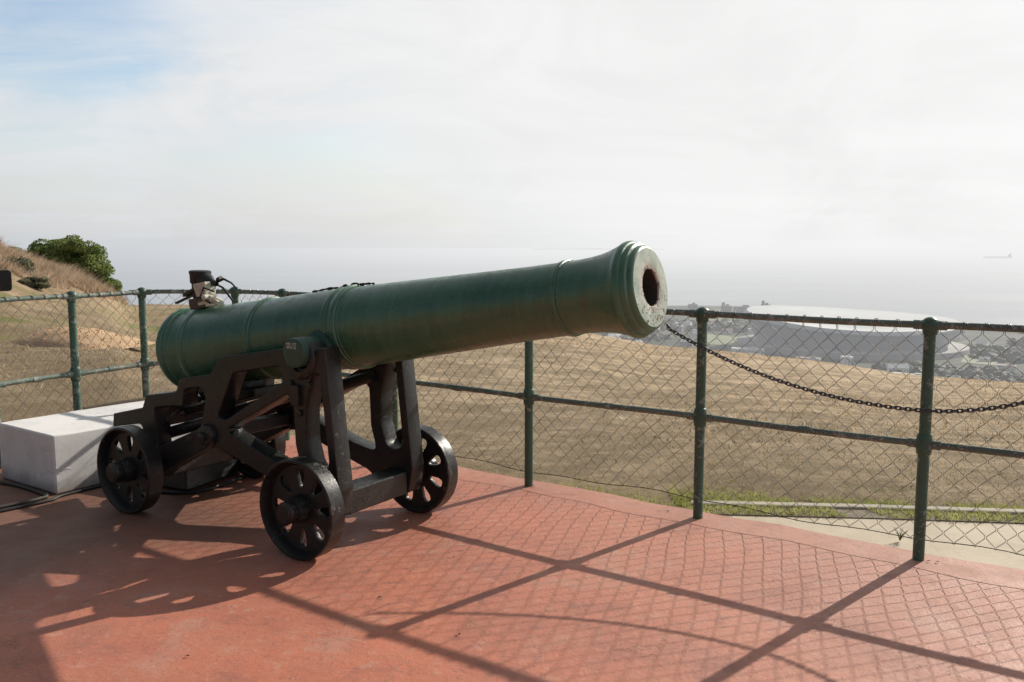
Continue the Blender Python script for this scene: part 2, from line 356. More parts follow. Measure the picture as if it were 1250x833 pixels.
M['olive'] = leaf_mat('olive_grass', (.14, .14, .05), (.26, .23, .10), .35)
M['bark'] = stone_mat('bark', (.10, .07, .045), (.06, .045, .03), (.03, .02, .015), 12)
M['sand'] = stone_mat('reddish_gravel', (.55, .37, .22), (.44, .28, .16), (.62, .48, .33), 9, .9)
M['rock'] = stone_mat('pale_stone', (.5, .47, .42), (.35, .32, .28), (.2, .18, .15), 12)
M['litter_white'] = stone_mat('writing_paint', (.72, .72, .68), (.6, .6, .56), (.3, .3, .27), 60, .1)

# ------------------------------------------------------------------ terrain
PXC = [-700, -300, -60, 0, 40, 90, 130, 152, 290, 500, 700, 800, 900, 1000, 1100, 1250, 1700]
PYC = [60, 170, 281, 298, 319, 337, 356, 371, 372, 386, 402, 421, 430, 441, 456, 467, 480]
def crest(az):
    x = 625 + F * math.tan(min(max(az, -1.15), 1.1)) / CT
    # bearing -> silhouette height of the hill brow as surveyed
    y = float(np.interp(x, PXC, PYC)); r = ray(x, y); s = r[2] / math.hypot(r[0], r[1])
    w = float(np.interp(x, [120, 175], [0, 1])); rc = (1 - w) * 32 + w * float(np.interp(x, [175, 700, 1250], [46, 46, 36]))
    return s, rc, w
def hnoise(x, y):
    return (math.sin(x * .9 + 1.3 * math.sin(y * .53)) * math.cos(y * .71 + .4 * x) * .5 + math.sin(x * 2.3 + y * 1.7) * .22 + math.sin(x * .31 - y * .23) * .6)
def ground_z(x, y):
    r = math.hypot(x, y); az = math.atan2(x, y); s, rc, w = crest(az) if abs(az) < 1.2 else crest(math.copysign(1.2, az))
    zc = CAM_H + s * rc
    if r < 6.5: z = -.115
    elif r < rc:
        lin = -.115 + (zc + .115) * (r - 6.5) / (rc - 6.5)
        t = min(max((r - 15) / (rc - 15), 0), 1); sm = -.115 - .02 * (r - 6.5) * (1 - t) + (zc + .115) * t * t * (3 - 2 * t) * 1.0
        z = w * lin + (1 - w) * sm
        z += (hnoise(x, y) * .06 + hnoise(x * 2.7 + 3, y * 2.9) * .03) * min((r - 6.5) / 6, 1) * (1 - .5 * (r / rc))
    else:
        z = max(zc - .42 * (r - rc), -142 + 0 * r)
        if r < rc + 60: z += hnoise(x, y) * .02
    return z
g = MB(); rs = [0, 3, 5, 6.3, 6.6] + list(np.arange(7, 60, .55)) + list(np.geomspace(61, 1950, 46)); azs = np.radians(np.concatenate([np.arange(-180, -42, 6.), np.arange(-42, 42, .4), np.arange(42, 181, 6.)]))
na = len(azs); vs = []
for r in rs:
    for a in azs:
        rr = r * (1 if r < 1500 else 1 + .03 * math.sin(9 * a) + .015 * math.sin(31 * a)) * (1 if r < 900 else float(np.interp(math.degrees(a), [-180, 0, 12, 30, 60], [1.1, 1.06, 1.04, .90, .85]) ** min((r - 900) / 600, 1)))
        x, y = rr * math.sin(a), rr * math.cos(a); vs.append((x, y, ground_z(x, y)))
fs = [(i * na + k, i * na + k + 1, (i + 1) * na + k + 1, (i + 1) * na + k) for i in range(len(rs) - 1) for k in range(na - 1)]
g.add(vs, fs); o = g.build('hillside_ground', M['ground'], smooth=60); tag(o, kind='structure')
# sea
s_ = MB(); prof = [0, 800, 2000, 4000, 8000, 14000, 20000, 27000]; n = 128; vs = []
for r in prof:
    for k in range(n): a = 2 * PI * k / n; vs.append((r * math.cos(a), r * math.sin(a), -148.5))
s_.add(vs, [(i * n + k, i * n + (k + 1) % n, (i + 1) * n + (k + 1) % n, (i + 1) * n + k) for i in range(len(prof) - 1) for k in range(n)])
tag(s_.build('sea', M['sea'], smooth=30), kind='structure')
# island on the horizon
m_ = MB(); vs = []; N = 40
for j, (off, hh) in enumerate(((0, 0), (150, 1), (1200, 1), (1500, 0))):
    for i in range(N + 1):
        u = i / N; P = at_dist(648 + 165 * u, 304, 20500 + off); hgt = 26 * math.sin(PI * u) ** .4 * (1 + .25 * math.sin(u * 17)) * hh
        vs.append((P.x, P.y, -148.3 + hgt))
m_.add(vs, [(j * (N + 1) + i, j * (N + 1) + i + 1, (j + 1) * (N + 1) + i + 1, (j + 1) * (N + 1) + i) for j in range(3) for i in range(N)])
tag(m_.build('island', M['island'], smooth=40), kind='structure')

# ------------------------------------------------------------------ platform, path, kerb
D = Vector((.8172, -.5763, 0)); Nn = Vector((.5763, .8172, 0)); P3 = Vector((.102, 5.273, 0)); CORNER = P3 - D * 2.75
LD = Vector((-.479, -.878, 0)).normalized()      # left run heads back towards the viewer
L1 = Vector((-2.81, 6.72, 0)); L0 = Vector((-3.09, 6.207, 0)); LDir = (L0 - L1).normalized(); LN = Vector((LDir.y, -LDir.x, 0))
if LN.x > 0: LN = -LN
def poly_slab(name, pts, ztop, zbot, mat, bevel=0, kind='structure', sub=0):
    m = MB(); k = len(pts); m.add([(p[0], p[1], ztop) for p in pts] + [(p[0], p[1], zbot) for p in pts], [tuple(range(k))] + [(i, (i + 1) % k, (i + 1) % k + k, i + k) for i in range(k)])
    o = m.build(name, mat, bevel=bevel); tag(o, kind=kind); return o
E_ = .13
pts = [P3 + D * 9 + Nn * E_]
for t in np.arange(8.5, -2.75, -.25): pts.append(P3 + D * t + Nn * (E_ + .014 * math.sin(t * 5.1) + .01 * math.sin(t * 13.7)))
pts += [CORNER + Nn * E_ + LN * .05, L1 + LN * E_, L1 + LN * E_ + LDir * 12, Vector((-2, -6, 0)), Vector((6, -5, 0))]
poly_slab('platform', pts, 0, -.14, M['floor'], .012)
edge = lambda t: P3 + D * t + Nn * (E_ + .02)
pp = [edge(t) for t in np.arange(.95, 9, .5)]; pp += [Vector((9, 3.9, 0)), Vector((5, 4.5, 0)), Vector((2.9, 4.80, 0)), Vector((1.9, 4.92, 0)), Vector((1.15, 4.97, 0))]
poly_slab('path', pp, -.075, -.16, M['concrete'], .01)
kp = [Vector((1.05, 5.09, 0)), Vector((2.05, 5.01, 0)), Vector((3.0, 4.90, 0)), Vector((5, 4.62, 0)), Vector((9, 4.05, 0))]
poly_slab('kerb', kp + [p + Vector((.02, .075, 0)) for p in reversed(kp)], -.055, -.18, M['kerb'], .012)
dp = [Vector((.85, 4.92, 0))] + [p + Vector((0, -.16, 0)) for p in kp] + [p + Vector((0, .0, 0)) for p in reversed(kp)]
poly_slab('leaf_litter_strip', dp, -.069, -.17, M['debris'])

# ------------------------------------------------------------------ grasses (stuff)
def blades(name, n, sampler, hgt, wid, mat, label, lean=.35, cat='grass'):
    vs = []; fs = []
    for i in range(n):
        p = sampler()
        if p is None: continue
        x, y, z, k = p; h = hgt * k * random.uniform(.5, 1.2); a = random.uniform(0, 2 * PI); w = wid * random.uniform(.6, 1.3)
        dx, dy = math.cos(a) * w, math.sin(a) * w; b = random.uniform(0, 2 * PI); lx, ly = math.cos(b) * h * lean * random.random() * 1.6, math.sin(b) * h * lean * random.random() * 1.6
        o = len(vs); vs += [(x - dx, y - dy, z), (x + dx, y + dy, z), (x + lx * .5 + dx * .6, y + ly * .5 + dy * .6, z + h * .55), (x + lx * .5 - dx * .6, y + ly * .5 - dy * .6, z + h * .55), (x + lx * 1.3, y + ly * 1.3, z + h)]
        fs += [(o, o + 1, o + 2, o + 3), (o + 3, o + 2, o + 4)]
    m = MB(); m.add(vs, fs); ob = m.build(name, mat, recalc=False); tag(ob, label, cat, kind='stuff'); return ob
def kerb_y(x): return float(np.interp(x, [p.x for p in kp], [p.y for p in kp]))
def s_green():
    x = random.uniform(.45, 9) if random.random() < .45 else random.uniform(.3, 3.4)
    if x > 1.0:
        y = kerb_y(x) + .13 + abs(random.gauss(0, .17 if x < 1.6 else .085))
        if random.random() < .25: y = kerb_y(x) - random.uniform(-.02, .16)
        if random.random() < .06: y = kerb_y(x) + random.uniform(0, .12)
    else:
        e = (4.367 + E_ - .5763 * x) / .8172; y = e + .03 + abs(random.gauss(0, .2))
    if hnoise(x * 7, y * 5) < (-.6 if x > 1 else -.1): return None
    return x, y, (-.115 if x < 1 or y > kerb_y(x) else -.07), random.uniform(.3, 1)
blades('fresh_grass', 30000, s_green, .038, .003, M['grass'], 'bright green fresh grass tufts growing along the concrete kerb', .5)
def field(rmin, rmax, alo=-40, ahi=36, thr=None, p=1.):
    def f():
        r = rmin + (rmax - rmin) * random.random() ** p; a = R(random.uniform(alo, ahi)); x, y = r * math.sin(a), r * math.cos(a)
        if .5763 * x + .8172 * y < 4.367 + E_ + .05 and LN.dot(Vector((x, y, 0)) - L1) < E_ + .05: return None
        if x > .9 and y < kerb_y(max(x, 1.1)) + .15: return None
        if thr is not None and hnoise(x * 1.3 + 5, y * 1.1) < thr: return None
        return x, y, ground_z(x, y) - .01, random.uniform(.4, 1)
    return f
blades('dry_grass', 75000, field(4.6, 22, p=1.2), .04, .0035, M['dry'], 'short dry tan grass stubble over the field beyond the fence', 1.1)
blades('dry_tussocks', 34000, field(8, 47, p=.75, thr=-.1), .11, .010, M['dry_mix'], 'low dry brown tussocks scattered over the whole field to its brow', .9)
blades('dry_weeds', 30000, field(7, 40, p=.8, thr=.2), .05, .006, M['dark_weed'], 'dark withered weeds in patches on the field', .9)
blades('olive_grass', 14000, field(4.6, 13, thr=.15, p=1.1), .05, .0035, M['olive'], 'short olive green grass patches in the field near the fence', .9)
def s_brush():
    x = random.uniform(-70, 150) if random.random() < .5 else random.uniform(-480, -70); a = math.atan((x - 625) / F * CT); s, rc, w = crest(a); r = rc * random.uniform(.80 + .12 * max(0, min(1, (x - 60) / 90)), 1.03)
    X, Y = r * math.sin(a), r * math.cos(a); q = hnoise(X * 1.7, Y * 1.7)
    if q + .5 * math.sin(X * 5.1) * math.sin(Y * 4.3) < -.15: return None
    return X, Y, ground_z(X, Y) - .03, .25 + .75 * min(max(q + .4, 0), 1)
blades('dry_brush', 34000, s_brush, .40, .013, M['dry_pink'], 'tangled dry brown brush covering the slope left of the sea', .7, 'brush')

# ------------------------------------------------------------------ hillside tree, bushes, mound, stone, panel
LOBES = [(-.62, .05, .46), (-.22, .30, .52), (.30, .42, .48), (.62, .20, .42), (.80, -.22, .32), (.98, -.74, .22), (.05, -.12, .55), (.45, -.3, .5), (-.98, -.05, .18)]
def crown(m, c, rx, ry, rz, lumps, leaves, ls, mi=0):
    cs = []
    if lumps > 50:
        for k in range(lumps):
            lx, lz, lr = LOBES[k % len(LOBES)]; v = Vector((random.gauss(0, 1), random.gauss(0, 1), random.gauss(0, 1))).normalized() * lr * random.uniform(.3, 1)
            cs.append((Vector((c[0] + (lx + v.x * .8) * rx, c[1] + v.y * ry * 1.3, c[2] + (lz + v.z * .8) * rz)), random.uniform(.14, .25)))
        lumps = 0
    for i in range(lumps):
        while True:
            p = Vector((random.uniform(-1, 1), random.uniform(-1, 1), random.uniform(-.8, 1)))
            if .3 < p.length < .95: break
        cs.append((Vector((c[0] + p.x * rx * .78, c[1] + p.y * ry * .78, c[2] + p.z * rz * .78)), random.uniform(.2, .38)))
    for i in range(leaves):
        q, k = random.choice(cs); d = Vector((random.gauss(0, 1), random.gauss(0, 1), random.gauss(0, 1))).normalized() * random.uniform(.6, 1.05) ** .6
        p = q + Vector((d.x * k * rx, d.y * k * ry, d.z * k * rz * .9)); s = ls * random.uniform(.5, 1.3)
        u = Vector((random.gauss(0, 1), random.gauss(0, 1), random.gauss(0, 1) + .4)).normalized(); w = u.orthogonal().normalized(); w.rotate(Matrix.Rotation(random.uniform(0, 6), 3, u))
        m.add([p - w * s * .35, p + u * s * .5, p + w * s * .35, p - u * s * .5], [(0, 1, 2, 3)], mi)
def bush(name, px, py, d, rx, rz, leaves, mat, label, cat, trunk_h=.3, ls=.07, lumps=26, group=None):
    P = at_dist(px, py, d); gz = ground_z(P.x, P.y); root = empty(name, (P.x, P.y, gz)); tag(root, label, cat, group)
    m = MB(); crown(m, (0, 0, P.z - gz), rx, rx * .8, rz, lumps, leaves, ls); m.build('crown', mat, root, recalc=False)
    t = MB(); top = max(P.z - gz, trunk_h)
    top = min(top, trunk_h + .5) if rx < 1 else top; t.tube([(0, 0, -.3), (.05, 0, top * .3), (0, .05, top * .6)], [.05 * rx, .04 * rx, .02 * rx], 8)
    for k in range(7):
        a = k * .9; t.tube([(0.03, 0, top * .35), (math.cos(a) * rx * .35, math.sin(a) * rx * .3, top * .6), (math.cos(a) * rx * .5, math.sin(a) * rx * .4, top * .9)], [.03 * rx, .02 * rx, .008 * rx], 6)
    t.build('trunk', M['bark'], root, smooth=50); return root
bush('pine_tree', 72, 319, 34.5, 1.62, 1.12, 46000, M['leaf'], 'rounded dark green pine tree on the brow of the slope above the sea', 'tree', lumps=110, ls=.075)
bush('green_bush', 14, 327, 27, .62, .34, 6000, M['leaf_grey'], 'larger grey green bush at the left edge, below the dry brush', 'bush', ls=.075, lumps=22)
bush('green_bush', 42, 346, 25, .46, .20, 3500, M['leaf_grey'], 'low flat grey green bush beside the small white stone', 'bush', ls=.06, lumps=18)
bush('green_bush', 129, 347, 33.5, .42, .36, 1800, M['leaf'], 'small dark green bush at the foot of the pine tree', 'bush', ls=.06, lumps=12)
def sit(m, o): return o
m = MB(); P = at_dist(94, 392, 17.2); gz = ground_z(P.x, P.y); N = 26; M2 = 12; vs = []
for j in range(M2 + 1):
    for i in range(N + 1):
        u = i / N * 2 - 1; v = j / M2 * 2 - 1; h = max(0, 1 - u * u) ** .8 * max(0, 1 - v * v) ** .8
        x = u * 1.1; y = v * .8; vs.append((x + random.uniform(-.02, .02), y + random.uniform(-.02, .02), -.06 + .30 * h * (1 - .35 * u) + random.uniform(-.025, .025) * (h > 0)))
m.add(vs, [(j * (N + 1) + i, j * (N + 1) + i + 1, (j + 1) * (N + 1) + i + 1, (j + 1) * (N + 1) + i) for j in range(M2) for i in range(N)])
for k in range(260):
    u, v = random.uniform(-.95, .95), random.uniform(-.9, .9); h = max(0, 1 - u * u) ** .8 * max(0, 1 - v * v) ** .8
    m.ico((u * 1.08, v * .78, -.05 + .30 * h * (1 - .35 * u)), random.uniform(.006, .018), 1, jit=.3)
o = m.build('gravel_mound', M['sand'], smooth=35); o.location = (P.x, P.y, gz); o.rotation_euler = (0, 0, R(-18)); tag(o, 'low mound of reddish gravel on the field behind the left fence', 'gravel mound')
P = at_dist(55, 352, 27); m = MB(); m.ico((0, 0, .05), .11, 2, jit=.18, sq=(1.2, 1, .8)); o = m.build('stone', M['rock'], smooth=40); o.location = (P.x, P.y, ground_z(P.x, P.y)); tag(o, 'small pale stone on the brushy slope', 'stone')
# black rounded panel at the edge
P = at_dist(-9, 343, 16); gz = ground_z(P.x, P.y); root = empty('sign_panel', (P.x, P.y, gz), R(28)); tag(root, 'black rounded panel on a post at the far left edge of the hillside', 'panel')
zc = P.z - gz; v_, f_ = plate(fillet([(-.26, zc - .165), (.26, zc - .165), (.26, zc + .165), (-.26, zc + .165)], .06, 5), [], -.03, .03, .008); m = MB(); m.add(v_, f_); m.build('board', M['rubber'], root, smooth=40)
m = MB(); m.tube([(-.1, .06, -.3), (-.1, .06, zc + .1)], .03, 10); m.build('post', M['rubber'], root, smooth=40)

# ------------------------------------------------------------------ fence
FH = 1.1; PR = .026; RR = .0165
def make_post(parent, p, mid=True, name='post'):
    m = MB(); lean = Vector((0, 0, 0))
    m.tube([(p.x, p.y, -.02), (p.x, p.y, FH)], PR, 18); po = m.build('post', M['fence'], parent, smooth=40)
    b = MB(); b.lathe([(-.045, PR * .9), (-.042, PR * 1.18), (-.03, PR * 1.25), (-.022, .033), (-.01, .037), (.008, .0385), (.022, .034), (.032, .022), (.037, .008), (.038, 0)], (p.x, p.y, FH), (0, 0, 1), 20); b.build('ball_cap', M['ball'], po, smooth=50)
    j = MB(); j.lathe([(-.05, PR), (-.046, PR * 1.22), (-.034, PR * 1.27), (-.022, .035), (0, .038), (.022, .035), (.034, PR * 1.27), (.046, PR * 1.22), (.05, PR)], (p.x, p.y, FH * .5), (0, 0, 1), 20); j.build('joint', M['fence'], po, smooth=50)
    return po
def rail(parent, pts, z, name):
    m = MB(); P = []
    for a, b in zip(pts[:-1], pts[1:]):
        for k in range(6): q = a.lerp(b, k / 6); P.append((q.x, q.y, z + .003 * math.sin(q.x * 7 + q.y * 3)))
    P.append((pts[-1].x, pts[-1].y, z)); m.tube(P, RR, 14)
    for a, b in zip(pts[:-1], pts[1:]):            # threaded sleeves beside each joint
        dd = (b - a).normalized()
        for q in (a + dd * .05, b - dd * .05): m.lathe([(-.022, RR), (-.02, RR * 1.3), (.02, RR * 1.3), (.022, RR)], (q.x, q.y, z), dd, 14)
    if name == 'mid_rail':
        for a, b in zip(pts[:-1], pts[1:]):
            q = a.lerp(b, .5); m.lathe([(-.03, RR), (-.028, RR * 1.18), (.028, RR * 1.18), (.03, RR)], (q.x, q.y, z), (b - a).normalized(), 14)
    return m.build(name, M['rail'], parent, smooth=45)
def chain_link(parent, origin, d, n, length, phase=0.):
    """woven diamond mesh: every wire zigzags down the panel, its top end hooked over the rail"""
    m = MB(); DG = .0890; wr = .0017; nw = int(length / (DG / 2)); zb = .09
    rows = int((FH - .01 - zb) / (DG / 2))
    def warp(s, z):
        k = (z - zb) / FH
        return s + .010 * math.sin(s * 2.7 + z * 4 + phase) + .008 * math.sin(s * 9.1 - z * 6), z + (.010 * math.sin(s * 3.9 + phase) + .006 * math.sin(s * 11 + z * 5)) * (1 - .4 * k)
    for i in range(nw):
        s0 = i * DG / 2; P = []
        for r in range(rows + 1):
            right = (r + i) % 2
            z = zb + r * DG / 2; s = s0 + (DG / 2 if right else 0); dep = .0024 if right else -.0024
            for dz, ds in ((-.006, -1), (.006, -1)):
                ss = s + (-.004 if right else .004)
                a, b = warp(ss, z + dz); P.append(origin + d * a + n * (.034 + dep + .006 * math.sin(s * 2 + z * 5)) + Vector((0, 0, b)))
        # hook over the top rail
        q = P[-1]; base = origin + d * ((q - origin).dot(d))
        for k in range(7):
            a = R(-20 + 215 * k / 6); c = base + d * (.006 * k) + n * (math.cos(a) * (RR + .004)) + Vector((0, 0, FH + math.sin(a) * (RR + .004))); P.append(c)
        m.tube(P, wr, 5, caps=False)
    o = m.build('mesh_panel', M['wire'], parent, recalc=False); o.data.shade_smooth()
    t = MB(); P = []
    for k in range(int(length / .1) + 1):
        a, b = warp(k * .1, zb); P.append(origin + d * (k * .1) + n * .036 + Vector((0, 0, b - .003)))
    t.tube(P, .0024, 6); t.build('tension_wire', M['rubber'], parent, smooth=60)
rf = empty('chain_link_fence', (CORNER.x, CORNER.y, 0)); tag(rf, 'long green pipe and chain link fence running past the cannon muzzle to the right', 'fence')
org = Vector((CORNER.x, CORNER.y, 0))
def rel(o, root): o.matrix_parent_inverse = Matrix.Translation(-root.location); return o
posts = [CORNER] + [P3 + D * (1.1 * k) for k in range(-2, 7)]
before = set(bpy.data.objects)
for p in posts: make_post(rf, p)
rail(rf, posts, FH, 'top_rail'); rail(rf, posts, FH * .5, 'mid_rail'); chain_link(rf, CORNER, D, Nn, 10.0)
for o in set(bpy.data.objects) - before:
    if o.parent == rf: rel(o, rf)
lf = empty('chain_link_fence', (L1.x, L1.y, 0)); tag(lf, 'short green pipe and chain link fence behind the white block on the left', 'fence')
lposts = [L1 + LDir * (.584 * k) for k in range(5)]; before = set(bpy.data.objects)
for p in lposts: make_post(lf, p)
ch = [CORNER - (CORNER - L1).normalized() * .03] + lposts
rail(lf, ch, FH, 'top_rail'); rail(lf, ch, FH * .5, 'mid_rail')
chain_link(lf, lposts[-1], -LDir, LN, .584 * 4, 1.)
dd = (CORNER - L1).normalized(); nn = Vector((-dd.y, dd.x, 0))
chain_link(lf, L1, dd, nn, (CORNER - L1).length, 2.)
for o in set(bpy.data.objects) - before:
    if o.parent == lf: rel(o, lf)

# hanging chain
m = MB(); pts = []; t = .934
def cz(t): return .712 + (.205 if t < 2.15 else .405) * (t - 2.15) ** 2
base = P3 - Nn * .045; ts = np.linspace(.934, 3.02, 4000); PP = [base + D * float(t) + Vector((0, 0, cz(float(t)))) for t in ts]
acc = 0; link = .0215; k = 0; nxt = 0
for a, b in zip(PP[:-1], PP[1:]):
    if acc >= nxt:
        tg = (b - a).normalized(); side = Nn if k % 2 else tg.cross(Nn).normalized(); side = (side + (Vector((0, 0, .3)) if k % 2 else Nn * .3)).normalized()
        L, W = .0125, .0075; loop = []
        for q in range(16):
            an = 2 * PI * q / 16; cx = math.cos(an); sx = math.sin(an); loop.append(a + tg * (cx * W + (L - W + .003) * (1 if cx > 0 else -1) * min(1, abs(cx) * 3)) + side * sx * W)
        m.tube(loop, .0033, 6, closed=True); k += 1; nxt += link
    acc += (b - a).length
h0 = PP[0]; hk = [h0 + Vector((0, 0, 0)) + D * .0, h0 + D * -.006 + Vector((0, 0, .018)), h0 + D * -.018 + Vector((0, 0, .026)), h0 + D * -.03 + Vector((0, 0, .018)) + Nn * .03, h0 + D * -.032 + Vector((0, 0, -.004)) + Nn * .06, h0 + D * -.024 + Vector((0, 0, -.012)) + Nn * .085]
m.tube(hk, .0033, 6)
h1 = PP[-1]; m.tube([h1, h1 + Vector((0, 0, .02)) + Nn * .03, h1 + Vector((0, 0, .01)) + Nn * .085], .0033, 6)
o = m.build('chain', M['chain'], smooth=60, recalc=False); tag(o, 'dark steel chain hanging in a sag along the right fence', 'chain')

# ------------------------------------------------------------------ cannon
PHI = R(-32.85); CX, CY = -.7485, 4.3954; E = .1508
FWv = Vector((math.cos(PHI), math.sin(PHI), 0)); LTv = Vector((-math.sin(PHI), math.cos(PHI), 0))
can = empty('cannon', (CX, CY, 0), PHI); tag(can, 'long green muzzle-loading cannon on a black four-wheeled iron carriage', 'cannon')
AX = Vector((math.cos(E), 0, math.sin(E))); AO = Vector((0, 0, 1.057)); AUP = Vector((-math.sin(E), 0, math.cos(E)))
def onax(s, up=0, l=0): return AO + AX * s + AUP * up + Vector((0, l, 0))
bp = [(-1.345, .215), (-1.342, .232), (-1.337, .2395), (-1.328, .2435), (-1.308, .2435), (-1.300, .2405), (-1.297, .2335), (-1.290, .2325), (-1.284, .2365), (-1.274, .2365), (-1.268, .2325), (-1.264, .2265), (-1.245, .2240), (-1.228, .2235),
      (-1.175, .2225), (-1.172, .2285), (-1.164, .2305), (-1.146, .2305), (-1.138, .2285), (-1.135, .2225), (-.632, .2145), (-.629, .2195), (-.622, .2215), (-.604, .2215), (-.597, .2190), (-.594, .2120),
      (-.085, .2040), (-.082, .2090), (-.074, .2105), (-.062, .2105), (-.055, .2085), (-.052, .2035), (-.030, .2035), (-.027, .2100), (-.018, .2125), (.003, .2125), (.010, .2105), (.013, .2040), (.024, .2035), (.027, .2000), (.06, .1980),
      (.35, .187), (.7, .173), (1.0, .1612), (1.172, .1568), (1.176, .1568), (1.179, .1592), (1.187, .1598), (1.190, .1582), (1.192, .1622), (1.200, .1640), (1.208, .1640), (1.216, .1622), (1.218, .1582), (1.221, .1598), (1.229, .1592), (1.232, .1565),
      (1.28, .1558), (1.33, .1578), (1.38, .163), (1.42, .1715), (1.45, .180), (1.475, .1885), (1.487, .1925), (1.492, .1965), (1.502, .199), (1.514, .198), (1.521, .193), (1.523, .187),
      (1.528, .186), (1.537, .1865), (1.544, .183), (1.548, .176), (1.550, .1735), (1.558, .1735), (1.566, .1700), (1.5705, .164), (1.572, .1595)]
m = MB(); m.lathe(bp, AO, AX, 128); br = m.build('barrel', M['barrel'], can, smooth=32)
m = MB(); m.lathe([(1.572, .1595), (1.5725, .12), (1.5725, .081), (1.571, .0775), (1.566, .0755)], AO, AX, 96); m.build('muzzle_face', M['face'], br, smooth=30)
m = MB(); m.lathe([(1.566, .0755), (1.50, .0750), (.4, .075), (.35, .04), (.34, 0)], AO, AX, 64); m.build('bore', M['conduit'], br, smooth=40, recalc=False)
m = MB(); m.lathe([(-1.345, .217), (-1.350, .19), (-1.358, .15), (-1.37, .10), (-1.385, .06), (-1.40, .042), (-1.415, .045), (-1.435, .062), (-1.46, .068), (-1.485, .06), (-1.50, .035), (-1.505, 0)], AO, AX, 48); m.build('cascabel', M['barrel'], br, smooth=40)
TS, TZ = -.098, .955
for sg in (-1, 1):
    m = MB(); m.lathe([(.12, .098), (.205, .094), (.222, .088), (.228, .0725), (.362, .0715), (.368, .069), (.370, .064), (.370, .001)], (TS, 0, TZ), (0, sg, 0), 48)
    tr = m.build('trunnion', M['trunnion'], br, smooth=30)
    if sg < 0:   # two small lines of stencilled white characters
        for li, tx in enumerate(('NR 172', 'WD 35')):
            cu = bpy.data.curves.new('writing', 'FONT'); cu.body = tx; cu.size = .019; cu.extrude = .0006; cu.align_x = 'CENTER'
            ob = bpy.data.objects.new('w', cu); col.objects.link(ob); dg = bpy.context.evaluated_depsgraph_get(); dg.update(); me = bpy.data.meshes.new_from_object(ob.evaluated_get(dg)); bpy.data.objects.remove(ob)
            mm = MB(); mm.add([(TS - .008 + v.co.x * 1.1, -.3715 - v.co.z, TZ + .036 - li * .0165 + v.co.y) for v in me.vertices], [tuple(p.vertices) for p in me.polygons]); mm.build('stencil_writing', M['litter_white'], tr)
# cheeks
outer = fillet([(-1.64, .418, .01), (-1.628, .498, .012), (-1.352, .560, .02), (-1.318, .634, .02), (-1.052, .676, .025), (-1.015, .752, .03), (-.765, .795, .05), (-.690, .884, .04), (-.640, .897, .03), (-.232, .962, .02),
                (-.185, .905, .03), (-.098, .872, .05), (-.012, .905, .03), (.000, .978, .01), (.058, .985, .008), (.088, .7, 0), (.132, .30, .06), (.105, .165, .04), (-.06, .150, .05), (-.17, .252, .12), (-.39, .318, .2), (-.705, .408, .1), (-.80, .405, .08),
                (-1.17, .225, .05), (-1.25, .165, .05), (-1.40, .165, .05), (-1.43, .25, .05), (-1.345, .40, .05), (-1.37, .468, .04)], .03, 4)
holeA = fillet([(-1.238, .345, .02), (-1.246, .572, .03), (-1.07, .598, .04), (-1.00, .600, .02), (-.985, .700, .05), (-.83, .722, .05), (-.808, .66, .08), (-.862, .50, .05)], .02, 4)
holeB = fillet([(-.720, .575, .012), (-.588, .815, .04), (-.235, .880, .03), (-.225, .802, .02), (-.655, .565, .02)], .02, 3)
holeC = fillet([(-.665, .510, .02), (-.200, .742, .015), (-.160, .70, .015), (-.152, .50, .03), (-.112, .362, .03), (-.28, .392, .1)], .02, 3)
holeE = fillet([(-.030, .858, .05), (.022, .858, .02), (.050, .60, 0.1), (.070, .42, .05), (.020, .385, .06), (-.045, .405, .06), (-.082, .53, .15), (-.078, .68, .1)], .04, 4)
ch0 = None
for sg in (-1, 1):
    v_, f_ = plate(outer, [holeA, holeB, holeC, holeE], sg * .32, sg * .22, .006)
    m = MB(); m.add(v_, f_)
    ck = m.build('cheek', M['iron'], can, smooth=35)
    m = MB()   # bearing block, cap bolts and boss
    m.lathe([(.205, .098), (.322, .098), (.330, .093), (.333, .088), (.333, .06)], (TS, 0, TZ - .035), (0, sg, 0), 32)
    m.build('trunnion_bearing', M['iron'], ck, smooth=35)
    m = MB(); m.lathe([(.21, .062), (.332, .062), (.345, .056), (.350, .04), (.352, 0)], (-.795, 0, .470), (0, sg, 0), 24)
    m.lathe([(.35, .024), (.375, .022), (.38, 0)], (-.795, 0, .470), (0, sg, 0), 6); m.build('boss', M['iron'], ck, smooth=35)
    for (a, b) in ((-.165, .80), (-.04, .80), (-.11, .66), (-.06, .30), (.05, .30), (-1.30, .28)):
        m = MB(); m.lathe([(.31, .017), (.334, .016), (.337, 0)], (a, 0, b), (0, sg, 0), 6); m.build('bolt', M['iron'], ck, smooth=30)
    m = MB(); m.box((-.13, sg * .330, .745), (.05, .022, .10)); m.build('wedge_key', M['iron'], ck, bevel=.004)
# axletrees, transoms, stool bars
def part_box(name, c, size, rot=None, bev=.008): m = MB(); m.box(c, size, rot); return m.build(name, M['iron'], can, bevel=bev)
part_box('axletree', (.035, 0, .225), (.13, .44, .12)); part_box('axletree', (-1.322, 0, .225), (.13, .44, .12))
part_box('transom', (-.795, 0, .470), (.07, .44, .07)); 
part_box('transom', (-1.29, 0, .52), (.05, .44, .14))
for l in (-.20, .20):
    m = MB(); m.tube([(-.11, l, .775), (-.30, l, .715), (-.85, l, .535), (-1.30, l, .40)], .033, 12); m.build('stool_bar', M['tread'], can, smooth=50)
m = MB(); m.box((-.95, 0, .60), (.62, .26, .045), Matrix.Rotation(R(-16), 3, 'Y')); m.box((-1.0, 0, .70), (.40, .16, .11), Matrix.Rotation(R(-9), 3, 'Y')); m.build('stool_bed', M['iron'], can, bevel=.008)
m = MB(); m.tube([(-1.12, 0, .44), (-1.12, 0, .80)], .028, 16)
